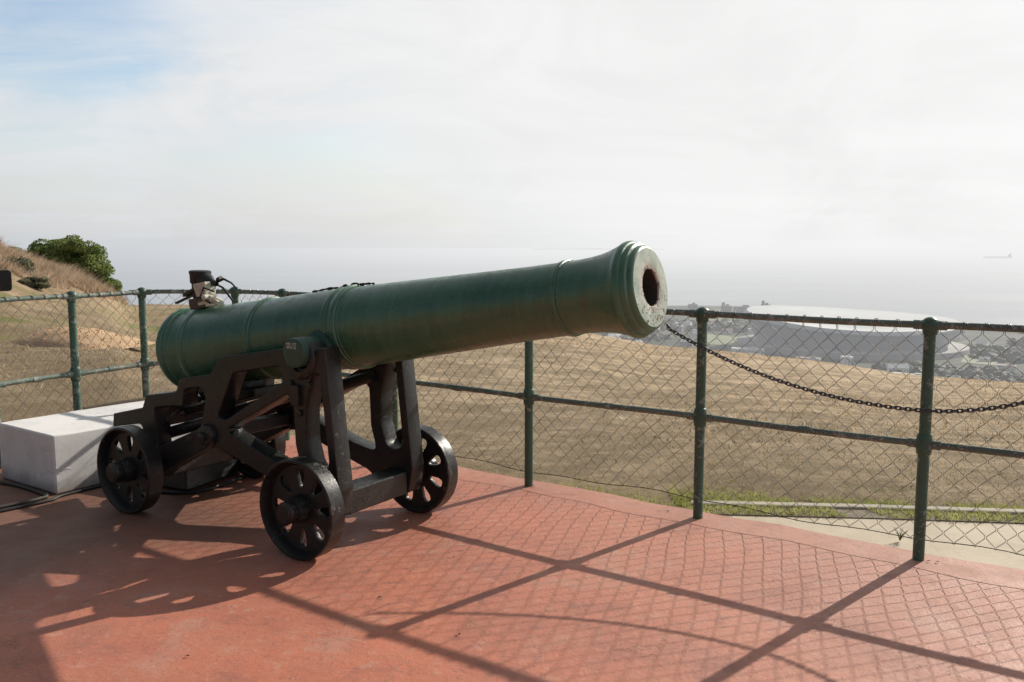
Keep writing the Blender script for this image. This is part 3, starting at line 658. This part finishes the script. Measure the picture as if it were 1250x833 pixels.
for k in range(14): m.lathe([(-.004, .028), (0, .034), (.004, .028)], (-1.12, 0, .46 + k * .014), (0, 0, 1), 16)
for k in range(4): a = k * PI / 2; m.tube([(-1.12, 0, .60), (-1.12 + .12 * math.cos(a), .12 * math.sin(a), .60)], .011, 8); m.ico((-1.12 + .125 * math.cos(a), .125 * math.sin(a), .60), .018, 2)
m.build('elevating_screw', M['iron'], can, smooth=45)
# wheels
WD = .4779; WR = WD / 2; TW = .090
def wheel_geo():
    m = MB()
    r = WR
    m.lathe([(-TW / 2, r - .014), (-TW / 2, r - .005), (-TW / 2 + .005, r - .001), (0, r), (TW / 2 - .005, r - .001), (TW / 2, r - .006), (TW / 2, r - .022), (.028, r - .036), (-.004, r - .036), (-TW / 2, r - .014)], (0, 0, 0), (0, 1, 0), 96)
    out_ = [((r - .030) * math.cos(a), (r - .030) * math.sin(a)) for a in np.linspace(0, 2 * PI, 73)[:-1]]
    holes = []
    for k in range(8):
        a = 2 * PI * (k + .3) / 8; c, s = math.cos(a), math.sin(a)
        pr = [(.098, -.006), (.100, .009), (.125, .016), (.155, .024), (.176, .022), (.185, .010), (.185, -.010), (.176, -.022), (.155, -.024), (.125, -.016), (.100, -.009)]
        holes.append(fillet([(x * c - y * s, x * s + y * c) for x, y in pr], .01, 2))
    return m, out_, holes
root_wheel = None
wm, out_, holes = wheel_geo(); wv, wf = plate(out_, holes, .000, .026, .005)
wb = MB(); wb.add(wv, wf)
wb.lathe([(-TW / 2 - .02, .034), (-TW / 2 - .02, .058), (-.02, .066), (.02, .066), (TW / 2 + .02, .058), (TW / 2 + .02, .034)], (0, 0, 0), (0, 1, 0), 40)
w0 = None
for (s, l, rot) in ((0, -.480 + TW / 2, 12), (0, .480 - TW / 2, 40), (-1.322, -.480 + TW / 2, 63), (-1.322, .480 - TW / 2, 25)):
    sg = -1 if l < 0 else 1
    if w0 is None:
        w0 = wb.build('wheel', M['iron'], can, smooth=35); ri = wm.build('tyre', M['tread'], w0, smooth=35)
        hb = MB(); hb.lathe([(-.035, .036), (.0, .05), (TW / 2 + .018, .052), (.10, .054), (.108, .050), (.110, .040), (.114, .038), (.116, 0)], (0, 0, 0), (0, -1, 0), 32)
        hb.box((0, -.085, 0), (.016, .02, .128)); h0 = hb.build('hub', M['iron'], w0, smooth=35)
        w = w0
    else:
        w = cp(w0, can); cp(ri, w); cp(h0, w)
    w.location = (s, l, WR); w.rotation_euler = (0, R(rot), 0)
    if sg > 0: w.rotation_euler = (0, R(rot), PI)
for s in (0, -1.322):
    m = MB(); m.tube([(s, -.42, WR), (s, .42, WR)], .032, 20); m.build('axle', M['iron'], can, smooth=40)

# world placement helper for things resting on the gun
def gun(s, up, l=0): q = onax(s, up, l); return Vector((CX, CY, 0)) + FWv * q.x + LTv * q.y + Vector((0, 0, q.z))
RG = Matrix((FWv, LTv, Vector((0, 0, 1)))).transposed() @ Matrix.Rotation(-E, 3, 'Y')
# firing device on the breech
o0 = gun(-1.15, .226); fd = empty('firing_device', o0); tag(fd, 'cream and black firing device clamped on top of the cannon breech', 'firing device')
def gl(s, up, l=0): return gun(s, up, l) - o0
m = MB(); m.box(gl(-1.15, .230), (.13, .14, .018), RG); m.box(gl(-1.19, .258, -.02), (.075, .09, .05), RG); m.build('saddle', M['brown'], fd, bevel=.005)
m = MB()
m.lathe([(.0, .05), (.02, .053), (.10, .050), (.135, .046), (.15, .040), (.152, 0)], gl(-1.185, .285, .0), RG @ Vector((.05, 0, 1)), 24); m.build('post_sleeve', M['rubber'], fd, smooth=40)
m = MB(); c0 = gl(-1.185, .365, 0); dirv = (RG @ Vector((.18, 0, 1))).normalized()
m.lathe([(0, .050), (.006, .056), (.05, .058), (.062, .062), (.072, .061), (.076, .05), (.078, 0)], c0, dirv, 28)
m.lathe([(0, .050), (.05, .044), (.09, .026), (.115, .017), (.13, .018), (.15, .012)], gl(-1.16, .385, 0), (RG @ Vector((1, -.15, -.30))).normalized(), 24); m.build('rubber_cap', M['rubber'], fd, smooth=45)
m = MB()
m.box(gl(-1.105, .352, -.03), (.105, .09, .020), RG); m.box(gl(-1.105, .315, -.035), (.080, .07, .058), RG, taper=1.2); m.box(gl(-1.06, .268, -.05), (.06, .04, .05), RG @ Matrix.Rotation(R(25), 3, 'Y')); m.box(gl(-1.02, .245, -.03), (.05, .05, .03), RG @ Matrix.Rotation(R(35), 3, 'Y'))
m.lathe([(0, .016), (.03, .016), (.033, 0)], gl(-1.05, .275, -.07), RG @ Vector((0, -1, 0)), 16); m.build('connector_block', M['cream'], fd, bevel=.004)
m = MB(); m.box(gl(-1.30, .292, -.03), (.17, .022, .012), RG @ Matrix.Rotation(R(-10), 3, 'Y')); m.box(gl(-1.22, .325, -.035), (.12, .05, .018), RG @ Matrix.Rotation(R(-14), 3, 'Y')); m.build('lever', M['conduit'], fd, bevel=.003)
m = MB()
m.tube([gl(-1.03, .36, 0), gl(-.98, .365, 0), gl(-.92, .335, 0), gl(-.885, .30, 0)], [.010, .007, .005, .0045], 8)
m.tube([gl(-1.07, .345, .02), gl(-1.02, .32, .02), gl(-.98, .27, .02), gl(-.95, .235, .02)], .006, 8)
m.tube([gl(-1.0, .30, -.06), gl(-1.06, .33, -.08), gl(-1.09, .28, -.09), gl(-1.03, .24, -.07)], .005, 8)
m.tube([gl(-1.03, .365, 0), gl(-1.0, .372, .0)], .015, 10)
m.build('cable', M['rubber'], fd, smooth=50)
# cable lying along the top of the barrel
def rad_at(s): return float(np.interp(s, [q[0] for q in bp], [q[1] for q in bp]))
m = MB(); P = []
for k in range(60):
    s = -.30 + .42 * k / 59; l = .012 * math.sin(s * 30); P.append(gun(s, rad_at(s) + .004 + .004 * max(0, math.sin(s * 25)), l))
m.tube(P, [.0055 + .0025 * math.sin(k * .7) * math.sin(k * .31) for k in range(60)], 8); o = m.build('lashed_cable', M['rubber'], smooth=50); tag(o, 'short black lashed cable lying on top of the barrel above the trunnion', 'cable')

# ------------------------------------------------------------------ white block
B0 = Vector((-2.672, 5.060, 0)); 
def blk(name):
    m = MB(); nu, nv, nw = 14, 22, 8; L, Wd, H = 1.16, .665, .355
    bm = bmesh.new(); bmesh.ops.create_cube(bm, size=1)
    bmesh.ops.subdivide_edges(bm, edges=bm.edges, cuts=11, use_grid_fill=True)
    for v in bm.verts:
        x, y, z = v.co; u = (x + .5) * L; w = (y + .5) * Wd; h = (z + .5) * H
        e = sum(abs(abs(c) - .5) < 1e-4 for c in (x, y, z)); k = .002 * (e - 1) if e > 1 else 0
        nz = .0012 * math.sin(u * 9 + h * 14) + .0012 * math.sin(w * 11 + u * 5) + random.uniform(-.0004, .0004)
        cvec = Vector((x, y, z)).normalized(); p = Nn * u - D * w + Vector((0, 0, h)) ; p -= (Nn * cvec.x - D * cvec.y + Vector((0, 0, cvec.z))) * (k + nz)
        v.co = p
    me = bpy.data.meshes.new(name); bm.to_mesh(me); bm.free(); me.materials.append(M['white']); me.shade_smooth(); me.set_sharp_from_angle(angle=R(60))
    o = bpy.data.objects.new(name, me); col.objects.link(o); o.location = B0
    b = o.modifiers.new('bevel', 'BEVEL'); b.width = .009; b.segments = 2; b.limit_method = 'ANGLE'; b.angle_limit = R(50); return o
tag(blk('concrete_block'), 'whitewashed rectangular concrete block on the floor behind the rear wheel', 'concrete block')
# strip of wood lying on the block edge
m = MB(); a = B0 + Nn * .55 - D * .655 + Vector((0, 0, .362)); b_ = a + Nn * .55 + D * .02; m.tube([a, a.lerp(b_, .5) + Vector((0, 0, .006)), b_], .010, 6); o = m.build('wooden_stick', M['brown'], smooth=40); tag(o, 'thin brown stick lying along the far top edge of the white block', 'stick')
# thin cable trailing on top of the block
m = MB(); P = []
for k in range(30): u = k / 29; q = B0 + Nn * (.62 + .42 * u) - D * (.02 + .06 * math.sin(u * 9)) + Vector((0, 0, .362 + .015 * max(0, math.sin(u * 7)))); P.append(q)
m.tube(P, .005, 6); o = m.build('thin_cable', M['rubber'], smooth=50); tag(o, 'thin black cable trailing over the white block top beside the carriage step', 'cable')
# conduits on the floor around the block
zc = .017
def flo(name, pts, r, mat, label, cat, group=None):
    m = MB(); P = []
    pts = [Vector(p) for p in pts]
    for i in range(len(pts) - 1):
        p0 = pts[max(i - 1, 0)]; p1 = pts[i]; p2 = pts[i + 1]; p3 = pts[min(i + 2, len(pts) - 1)]
        for k in range(6):
            t = k / 6; P.append(.5 * ((2 * p1) + (p2 - p0) * t + (2 * p0 - 5 * p1 + 4 * p2 - p3) * t * t + (3 * p1 - p0 - 3 * p2 + p3) * t ** 3))
    P.append(pts[-1]); m.tube(P, r, 10); o = m.build(name, mat, smooth=50); tag(o, label, cat, group); return o
flo('floor_conduit', [(-4.2, 5.95, .012), (-3.25, 5.37, .012), (-2.98, 5.225, .012), (-2.76, 5.065, .012), (-2.70, 5.01, .012), (-2.705, 4.97, .012), (-2.78, 4.86, .012), (-3.1, 4.52, .012), (-3.6, 4.0, .012)], .0105, M['conduit'], 'dirty brown floor conduit bent round the near corner of the white block', 'conduit')
flo('floor_cable', [(-3.5, 3.98, .009), (-3.0, 4.50, .009), (-2.77, 4.77, .009), (-2.64, 4.93, .009), (-2.615, 5.04, .009), (-2.45, 5.29, .009), (-2.25, 5.62, .009)], .009, M['rubber'], 'black floor cable running along the foot of the white block to the carriage', 'cable')
# metal tray under the rear of the carriage
tq = lambda s, l, z=0: Vector((CX, CY, 0)) + FWv * s + LTv * l + Vector((0, 0, z))
root = empty('metal_tray', tq(-1.72, .18)); root.rotation_euler = (0, 0, PHI + R(8)); tag(root, 'low dark metal tray box on the floor under the rear of the carriage', 'tray')
m = MB(); m.box((0, 0, .075), (.62, .52, .13), taper=.94); m.build('body', M['iron'], root, bevel=.01)
def cheq():
    m, t, b, out = newmat('chequered_plate'); o = t.obj(); v = t.vor(t.mapping(o, (1, 1, 1), (0, 0, R(45))), 45); S(t, b, (.07, .07, .065), .45, .5); bump(t, b, v, .8, .006); return m
m = MB(); m.box((0, 0, .150), (.64, .54, .016)); m.build('lid', cheq(), root, bevel=.003)
m = MB(); loop = []
for k in range(40): a = 2 * PI * k / 40; loop.append((.40 * math.copysign(abs(math.cos(a)) ** .5, math.cos(a)), .34 * math.copysign(abs(math.sin(a)) ** .5, math.sin(a)), .012))
m.tube(loop, .010, 8, closed=True); o = m.build('coiled_cable', M['rubber'], smooth=50); o.location = root.location; o.rotation_euler = root.rotation_euler; tag(o, 'black cable looped on the floor around the metal tray', 'cable')

# a few leaves and pebbles scattered on the floor
sp = [(1.93, 3.97), (1.965, 3.96), (-1.16, 3.02), (.13, 5.24), (.86, 4.74), (-.2, 3.2), (-.55, 3.55), (1.2, 4.2), (2.35, 3.78), (.6, 2.9)][:7]
for i, (x, y) in enumerate(sp):
    m = MB(); a = random.uniform(0, 6); L = .011
    u = Vector((math.cos(a), math.sin(a), 0)); w = Vector((-u.y, u.x, 0)); p = Vector((0, 0, .004))
    m.add([p - u * L, p - u * L * .3 + w * L * .45 + Vector((0, 0, .006)), p + u * L, p - u * L * .2 - w * L * .4 + Vector((0, 0, .004)), p - u * .1 * L + Vector((0, 0, .001))], [(0, 1, 4), (1, 2, 4), (2, 3, 4), (3, 0, 4)])
    o = m.build('dead_leaf', M['bark']); o.location = (x, y, 0); tag(o, 'small curled dead leaf lying on the red platform floor', 'leaf', 'dead leaves on the platform')
# weed at the foot of the post
def weed(x, y, z, s, label, n=9):
    m = MB()
    for k in range(n):
        a = k * 2.4; h = s * random.uniform(.6, 1.1); m.tube([(0, 0, 0), (math.cos(a) * s * .2, math.sin(a) * s * .2, h * .6), (math.cos(a) * s * .5, math.sin(a) * s * .5, h)], [.002, .0016, .0008], 4)
        for q in range(4):
            c = Vector((math.cos(a) * s * .12 * (q + 1), math.sin(a) * s * .12 * (q + 1), h * .25 * (q + 1))); b = a + random.uniform(-1.5, 1.5); u = Vector((math.cos(b), math.sin(b), .3)) * s * .16; w = Vector((-math.sin(b), math.cos(b), 0)) * s * .05
            m.add([c, c + u * .5 + w, c + u, c + u * .5 - w], [(0, 1, 2, 3)])
    o = m.build('weed', M['olive'], recalc=False); o.location = (x, y, z); tag(o, label, 'weed')
weed(2.02, 4.47, -.07, .07, 'small leafy weed growing from the pale concrete path')

# ------------------------------------------------------------------ town, stadium, ship
PZ = -142
def gpt(px, d): P = at_dist(px, 400, d); return P.x, P.y
sx_, sy_ = gpt(1036, 1305); saz = math.atan2(sx_, sy_)
st = empty('stadium', (sx_, sy_, PZ), -saz); tag(st, 'huge oval stadium with white sagging roof and grey mesh walls near the sea', 'stadium')
def ring(a, b, zf, n=96): return [(a * math.cos(t) , b * math.sin(t), zf(t)) for t in np.linspace(0, 2 * PI, n + 1)]
rimz = lambda t: 39 + 5.5 * math.sin(t) - 5.5 * math.cos(t) + 2.5 * math.cos(2 * t)
def loft(rings, name, mat, parent, uv=False):
    m = MB(); n = len(rings[0]); vs = [p for r in rings for p in r]; m.add(vs, [(j * n + i, j * n + i + 1, (j + 1) * n + i + 1, (j + 1) * n + i) for j in range(len(rings) - 1) for i in range(n - 1)])
    o = m.build(name, mat, parent, smooth=40)
    if uv:
        ul = o.data.uv_layers.new(name='UVMap')
        for lp in o.data.loops:
            i = lp.vertex_index; ul.data[lp.index].uv = ((i % n) / (n - 1), (i // n) / (len(rings) - 1))
    return o
loft([ring(119, 100, lambda t: 2), ring(126, 107, lambda t: rimz(t) * .3), ring(134, 115, lambda t: rimz(t) * .62), ring(140, 121, lambda t: rimz(t) * .9), ring(139, 120, lambda t: rimz(t))], 'facade', M['facade'], st, True)
loft([ring(139.5, 120.5, lambda t: rimz(t) - 1.5), ring(140.5, 121.5, lambda t: rimz(t) + .5), ring(137, 118, lambda t: rimz(t) + 3.5), ring(110, 92, lambda t: rimz(t) * .98 + 2.5), ring(60, 42, lambda t: rimz(t) * .9 + 4), ring(24, 14, lambda t: 39), ring(23, 13, lambda t: 35)], 'roof', M['roof_skin'], st)
loft([ring(150, 140, lambda t: -1), ring(150, 140, lambda t: 7), ring(112, 94, lambda t: 8)], 'podium', M['far_wall2'], st)
# houses
hm = []
for (w, d, h, gable) in ((16, 11, 6, 1), (24, 14, 8, 1), (12, 12, 10, 0), (40, 16, 7, 0), (20, 12, 5, 1)):
    for (wm_, rm_) in ((M['far_wall'], M['far_roof']), (M['far_wall'], M['far_roof2']), (M['far_wall2'], M['far_roof2'])):
        m = MB(); m.box((0, 0, h / 2 - 1), (w, d, h + 2))
        if gable: m.add([(-w / 2 - .5, -d / 2 - .5, h), (w / 2 + .5, -d / 2 - .5, h), (w / 2 + .5, d / 2 + .5, h), (-w / 2 - .5, d / 2 + .5, h), (-w / 2, 0, h + d * .3), (w / 2, 0, h + d * .3)], [(0, 1, 5, 4), (2, 3, 4, 5), (1, 2, 5), (3, 0, 4)], 1)
        else: m.box((0, 0, h + 1.3), (w + .8, d + .8, .6), mi=1); m.box((w * .2, 0, h + 2.6), (w * .2, d * .3, 2), mi=1)
        for fl in range(int(h // 3)):
            for q in range(int(w // 4)): m.box((-w / 2 + 2.4 + q * 4, -d / 2 - .02, 1.8 + fl * 3), (1.5, .2, 1.4), mi=2)
        hm.append(m)
proto = []
def place_house(i, px, d, rz, label, group):
    x, y = gpt(px, d)
    k = i % len(hm)
    if len(proto) <= k: proto.append(hm[k].build('house', [M['far_wall'] if k % 3 < 2 else M['far_wall2'], M['far_roof'] if k % 3 == 0 else M['far_roof2'], M['far_glass']])); o = proto[-1]
    else: o = cp(proto[k])
    o.location = (x, y, max(ground_z(x, y), PZ)); o.rotation_euler = (0, 0, rz); sc_ = random.uniform(.55, 1.0); o.scale = (sc_, sc_, sc_); tag(o, label, 'house', group)
i = 0
for n_ in range(150):
    while True:
        px = random.uniform(700, 1290); d = random.uniform(520, 1650)
        x, y = gpt(px, d)
        if math.hypot(x - sx_, y - sy_) > 175: break
    if px > 1130: g_, l_ = 'houses scattered right of the stadium', 'tiny hazy house among the far trees right of the stadium'
    elif px < 930: g_, l_ = 'houses scattered left of the stadium', 'tiny hazy house on the far plain left of the stadium'
    else: g_, l_ = 'houses scattered below the stadium', 'tiny hazy house on the far plain in front of or behind the stadium'
    place_house(i, px, d, random.uniform(-.5, .5) - math.atan2(x, y), l_, g_); i += 1
def block(px, d, w, h, dep, label, steps=1, mat='far_wall2'):
    x, y = gpt(px, d); root = empty('apartment_block', (x, y, PZ), -math.atan2(x, y)); tag(root, label, 'building')
    m = MB(); m.box((0, 0, h / 2 - 2), (w, dep, h + 4)); 
    if steps > 1: m.box((-w * .28, 0, h + 3), (w * .3, dep * .8, 8)); 
    m.box((w * .1, 0, h + 1.6), (w * .3, dep * .5, 3)); m.build('wall', M[mat], root)
    m = MB()
    for fl in range(int(h // 3.4)):
        m.box((0, -dep / 2 - .1, 2 + fl * 3.4), (w * .92, .3, 1.5))
    wo = m.build('window_bands', M['far_glass'], root)
for a in ((845, 1900, 20, 16, 16, 'small hazy apartment block at the shore, leftmost behind the fence rail'), (886, 1880, 22, 15, 16, 'hazy block at the shore joined to the long low building', 2), (907, 1900, 42, 13, 18, 'long low hazy building at the shore right of the second post'), (917, 1820, 12, 14, 12, 'narrow hazy block at the shore left of the stadium roof'), (934, 1760, 18, 27, 16, 'tall hazy apartment tower rising behind the left end of the stadium roof', 2), (962, 1790, 9, 18, 9, 'tiny far block just above the stadium roof')):
    block(*a)
# lawns and roads: sheets on the coastal plain
def sheet(name, pts, z, mat):
    m = MB(); m.add([(gpt(px, d)[0], gpt(px, d)[1], z) for px, d in pts], [tuple(range(len(pts)))]); tag(m.build(name, mat), kind='structure')
sheet('far_lawn', [(850, 1290), (905, 1270), (915, 1380), (860, 1440)], PZ + .6, M['lawn'])
sheet('far_lawn', [(1175, 1190), (1215, 1180), (1225, 1240), (1180, 1270)], PZ + .6, M['lawn'])
sheet('far_lawn', [(1235, 960), (1300, 950), (1300, 1010), (1230, 1020)], PZ + .6, M['lawn'])
sheet('far_lawn', [(700, 860), (780, 870), (790, 940), (710, 930)], PZ + .6, M['lawn'])
sheet('far_road', [(760, 905), (1400, 860), (1400, 885), (760, 930)], PZ + 1.2, M['road'])
sheet('far_road', [(800, 1130), (905, 1110), (915, 1125), (800, 1150)], PZ + 1.2, M['road'])
m = MB(); far_n = 0
bmi = bmesh.new(); bmesh.ops.create_icosphere(bmi, subdivisions=2, radius=1); IV = np.array([v.co[:] for v in bmi.verts]); IF = [tuple(x.index for x in f.verts) for f in bmi.faces]; bmi.free()
V = []; Fc = []
for n_ in range(7000):
    px = random.uniform(660, 1330) if n_ < 5200 else random.uniform(380, 660); d = random.uniform(430, 1650); x, y = gpt(px, d)
    if math.hypot(x - sx_, y - sy_) < 155: continue
    if hnoise(x * .012, y * .012) < (-.45 if d < 900 else -.25): continue
    r = random.uniform(3, 7); z = max(ground_z(x, y), PZ) + r * .5
    k = 1 + rng.uniform(-.28, .28, (len(IV), 1)); vv = IV * k * np.array([r * 1.2, r * 1.2, r * .9]) + np.array([x, y, z]); o_ = len(V); V += [tuple(q) for q in vv]; Fc += [tuple(a + o_ for a in f) for f in IF]
m.add(V, Fc); o = m.build('far_woodland', M['far_tree'], recalc=False); tag(o, 'hazy dark green mass of far-off trees around the stadium and houses', 'woodland', kind='stuff')
# ship
P = at_dist(1218.5, 313, 10100); root = empty('cargo_ship', (P.x, P.y, -148.5), -math.atan2(P.x, P.y)); tag(root, 'hazy grey cargo ship on the sea near the horizon at right', 'ship')
m = MB(); m.add([(-125, 0, 0), (-112, -15, 0), (118, -15, 0), (122, 0, 0), (118, 15, 0), (-112, 15, 0), (-134, 0, 19), (-116, -17, 17), (122, -17, 16), (126, 0, 16), (122, 17, 16), (-116, 17, 17)], [(6, 7, 8, 9, 10, 11), (0, 1, 7, 6), (1, 2, 8, 7), (2, 3, 9, 8), (3, 4, 10, 9), (4, 5, 11, 10), (5, 0, 6, 11)]); m.build('hull', M['ship'], root)
m = MB(); m.box((100, 0, 27), (26, 28, 24)); m.box((102, 0, 41), (14, 30, 5)); m.tube([(112, 0, 38), (112, 0, 52)], 4, 10); m.tube([(-100, 0, 17), (-100, 0, 34)], 1.4, 6); m.build('superstructure', M['ship_white'], root)
m = MB(); [m.box((-80 + 26 * k, 0, 18.5), (20, 22, 4)) for k in range(7)]; m.build('hatch', M['ship'], root)

# ------------------------------------------------------------------ sky and sun
w = bpy.data.worlds.new('World'); sc.world = w; w.use_nodes = True; w.node_tree.nodes.clear(); t = NT(w.node_tree)
wo = t.new('ShaderNodeOutputWorld'); bg = t.new('ShaderNodeBackground'); t.l.new(bg.outputs[0], wo.inputs[0])
sky = t.new('ShaderNodeTexSky', sky_type='NISHITA'); sky.sun_disc = False; sky.sun_elevation = SUN_EL; sky.sun_rotation = PI / 2 - SUN_AZ; sky.altitude = 150; sky.dust_density = 1.5; sky.air_density = 1
skyc = None
gd = t.new('ShaderNodeTexCoord').outputs['Generated']; d = t.vmath('NORMALIZE', gd); sp_ = t.new('ShaderNodeSeparateXYZ'); t.setin(sp_.inputs[0], d)
el = sp_.outputs[2]; den = t.math('ADD', t.math('MAXIMUM', el, 0), .13)
cmb = t.new('ShaderNodeCombineXYZ'); t.setin(cmb.inputs[0], t.math('DIVIDE', sp_.outputs[0], den)); t.setin(cmb.inputs[1], t.math('DIVIDE', sp_.outputs[1], den))
cv = t.mapping(cmb.outputs[0], (.55, 1.25, 1), (0, 0, R(-32)))
n1 = t.noise(cv, .8, 8, .52, .5); n2 = t.noise(t.mapping(cmb.outputs[0], (.5, 1.5, 1), (0, 0, R(-38))), 1.3, 8, .55, .6)
cover = t.math('ADD', t.math('MULTIPLY', n1, .65), t.math('MULTIPLY', n2, .35))
hole = ray(95, 70); hole = hole / np.linalg.norm(hole); hd = t.vmath('DISTANCE', d, tuple(hole)); hd = t.math('ADD', hd, t.math('MULTIPLY', t.math('SUBTRACT', n1, .5), .22))
hm_ = t.ramp(hd, .03, .14, .72, 0)
hole2 = ray(800, 60); hole2 = hole2 / np.linalg.norm(hole2)
sdot = t.vmath('DOT_PRODUCT', d, tuple(SUND))
skyc = t.vmath('SCALE', sky.outputs[0], t.ramp(sdot, -.4, .25, .07, .16))
mask = t.ramp(cover, .36, .58, .55, 1.0)
mask = t.math('SUBTRACT', mask, t.math('MULTIPLY', hm_, t.ramp(n2, .35, .7, .95, .3)), clamp=True)
back = t.ramp(sdot, -.5, .25, .25, 1); n3 = t.noise(t.mapping(d, (1.3, 1.3, 3.2), (R(18), R(-14), 0)), 2.6, 8, .58, .9)
mask = t.math('SUBTRACT', mask, t.ramp(n3, .50, .36, 0, .28), clamp=True); mask = t.math('MULTIPLY', mask, back)
hz = t.ramp(el, .0, .22, 1, 0); mask = t.math('MAXIMUM', mask, t.math('MULTIPLY', hz, .93)); mask = t.math('MAXIMUM', mask, t.ramp(sdot, .38, .62))
br_ = t.math('MULTIPLY', t.ramp(el, .36, .75, 1, .45), t.math('ADD', t.ramp(sdot, -.35, .28, .04, .80), t.ramp(sdot, .25, .95, 0, .13)))
cc = t.mix(t.ramp(sdot, .1, .8), (.955, .985, 1.02), (1.0, 1.0, .995))
azd = t.vmath('DOT_PRODUCT', d, (math.cos(SUN_AZ), math.sin(SUN_AZ), 0)); low = t.ramp(el, -.02, .13, 1, 0)
dim = t.math('SUBTRACT', 1, t.math('MULTIPLY', low, t.ramp(azd, .1, .9, .14, .0)))
cloud = t.vmath('SCALE', cc, t.math('MULTIPLY', t.math('MULTIPLY', br_, dim), t.math('MULTIPLY', t.ramp(cover, .36, .64, .975, 1.01), t.ramp(n3, .34, .62, .955, 1.02))))
hzc = t.mix(t.ramp(azd, .15, .98), (.56, .59, .635), (.90, .90, .90)); full = t.mix(mask, skyc, cloud)
full = t.mix(t.ramp(el, -.004, .02, .45, 0), full, hzc)
t.setin(bg.inputs[0], full); bg.inputs[1].default_value = 1.0
sl = bpy.data.lights.new('sun', 'SUN'); sl.energy = 5.0; sl.angle = R(.53); sl.color = (1.0, .93, .82); so = bpy.data.objects.new('sun', sl); col.objects.link(so); so.rotation_euler = SUND.to_track_quat('Z', 'Y').to_euler()
sc.view_settings.view_transform = 'Standard'; sc.view_settings.look = 'None'; sc.view_settings.exposure = 0
sc.cycles.max_bounces = 6; sc.cycles.use_denoising = True
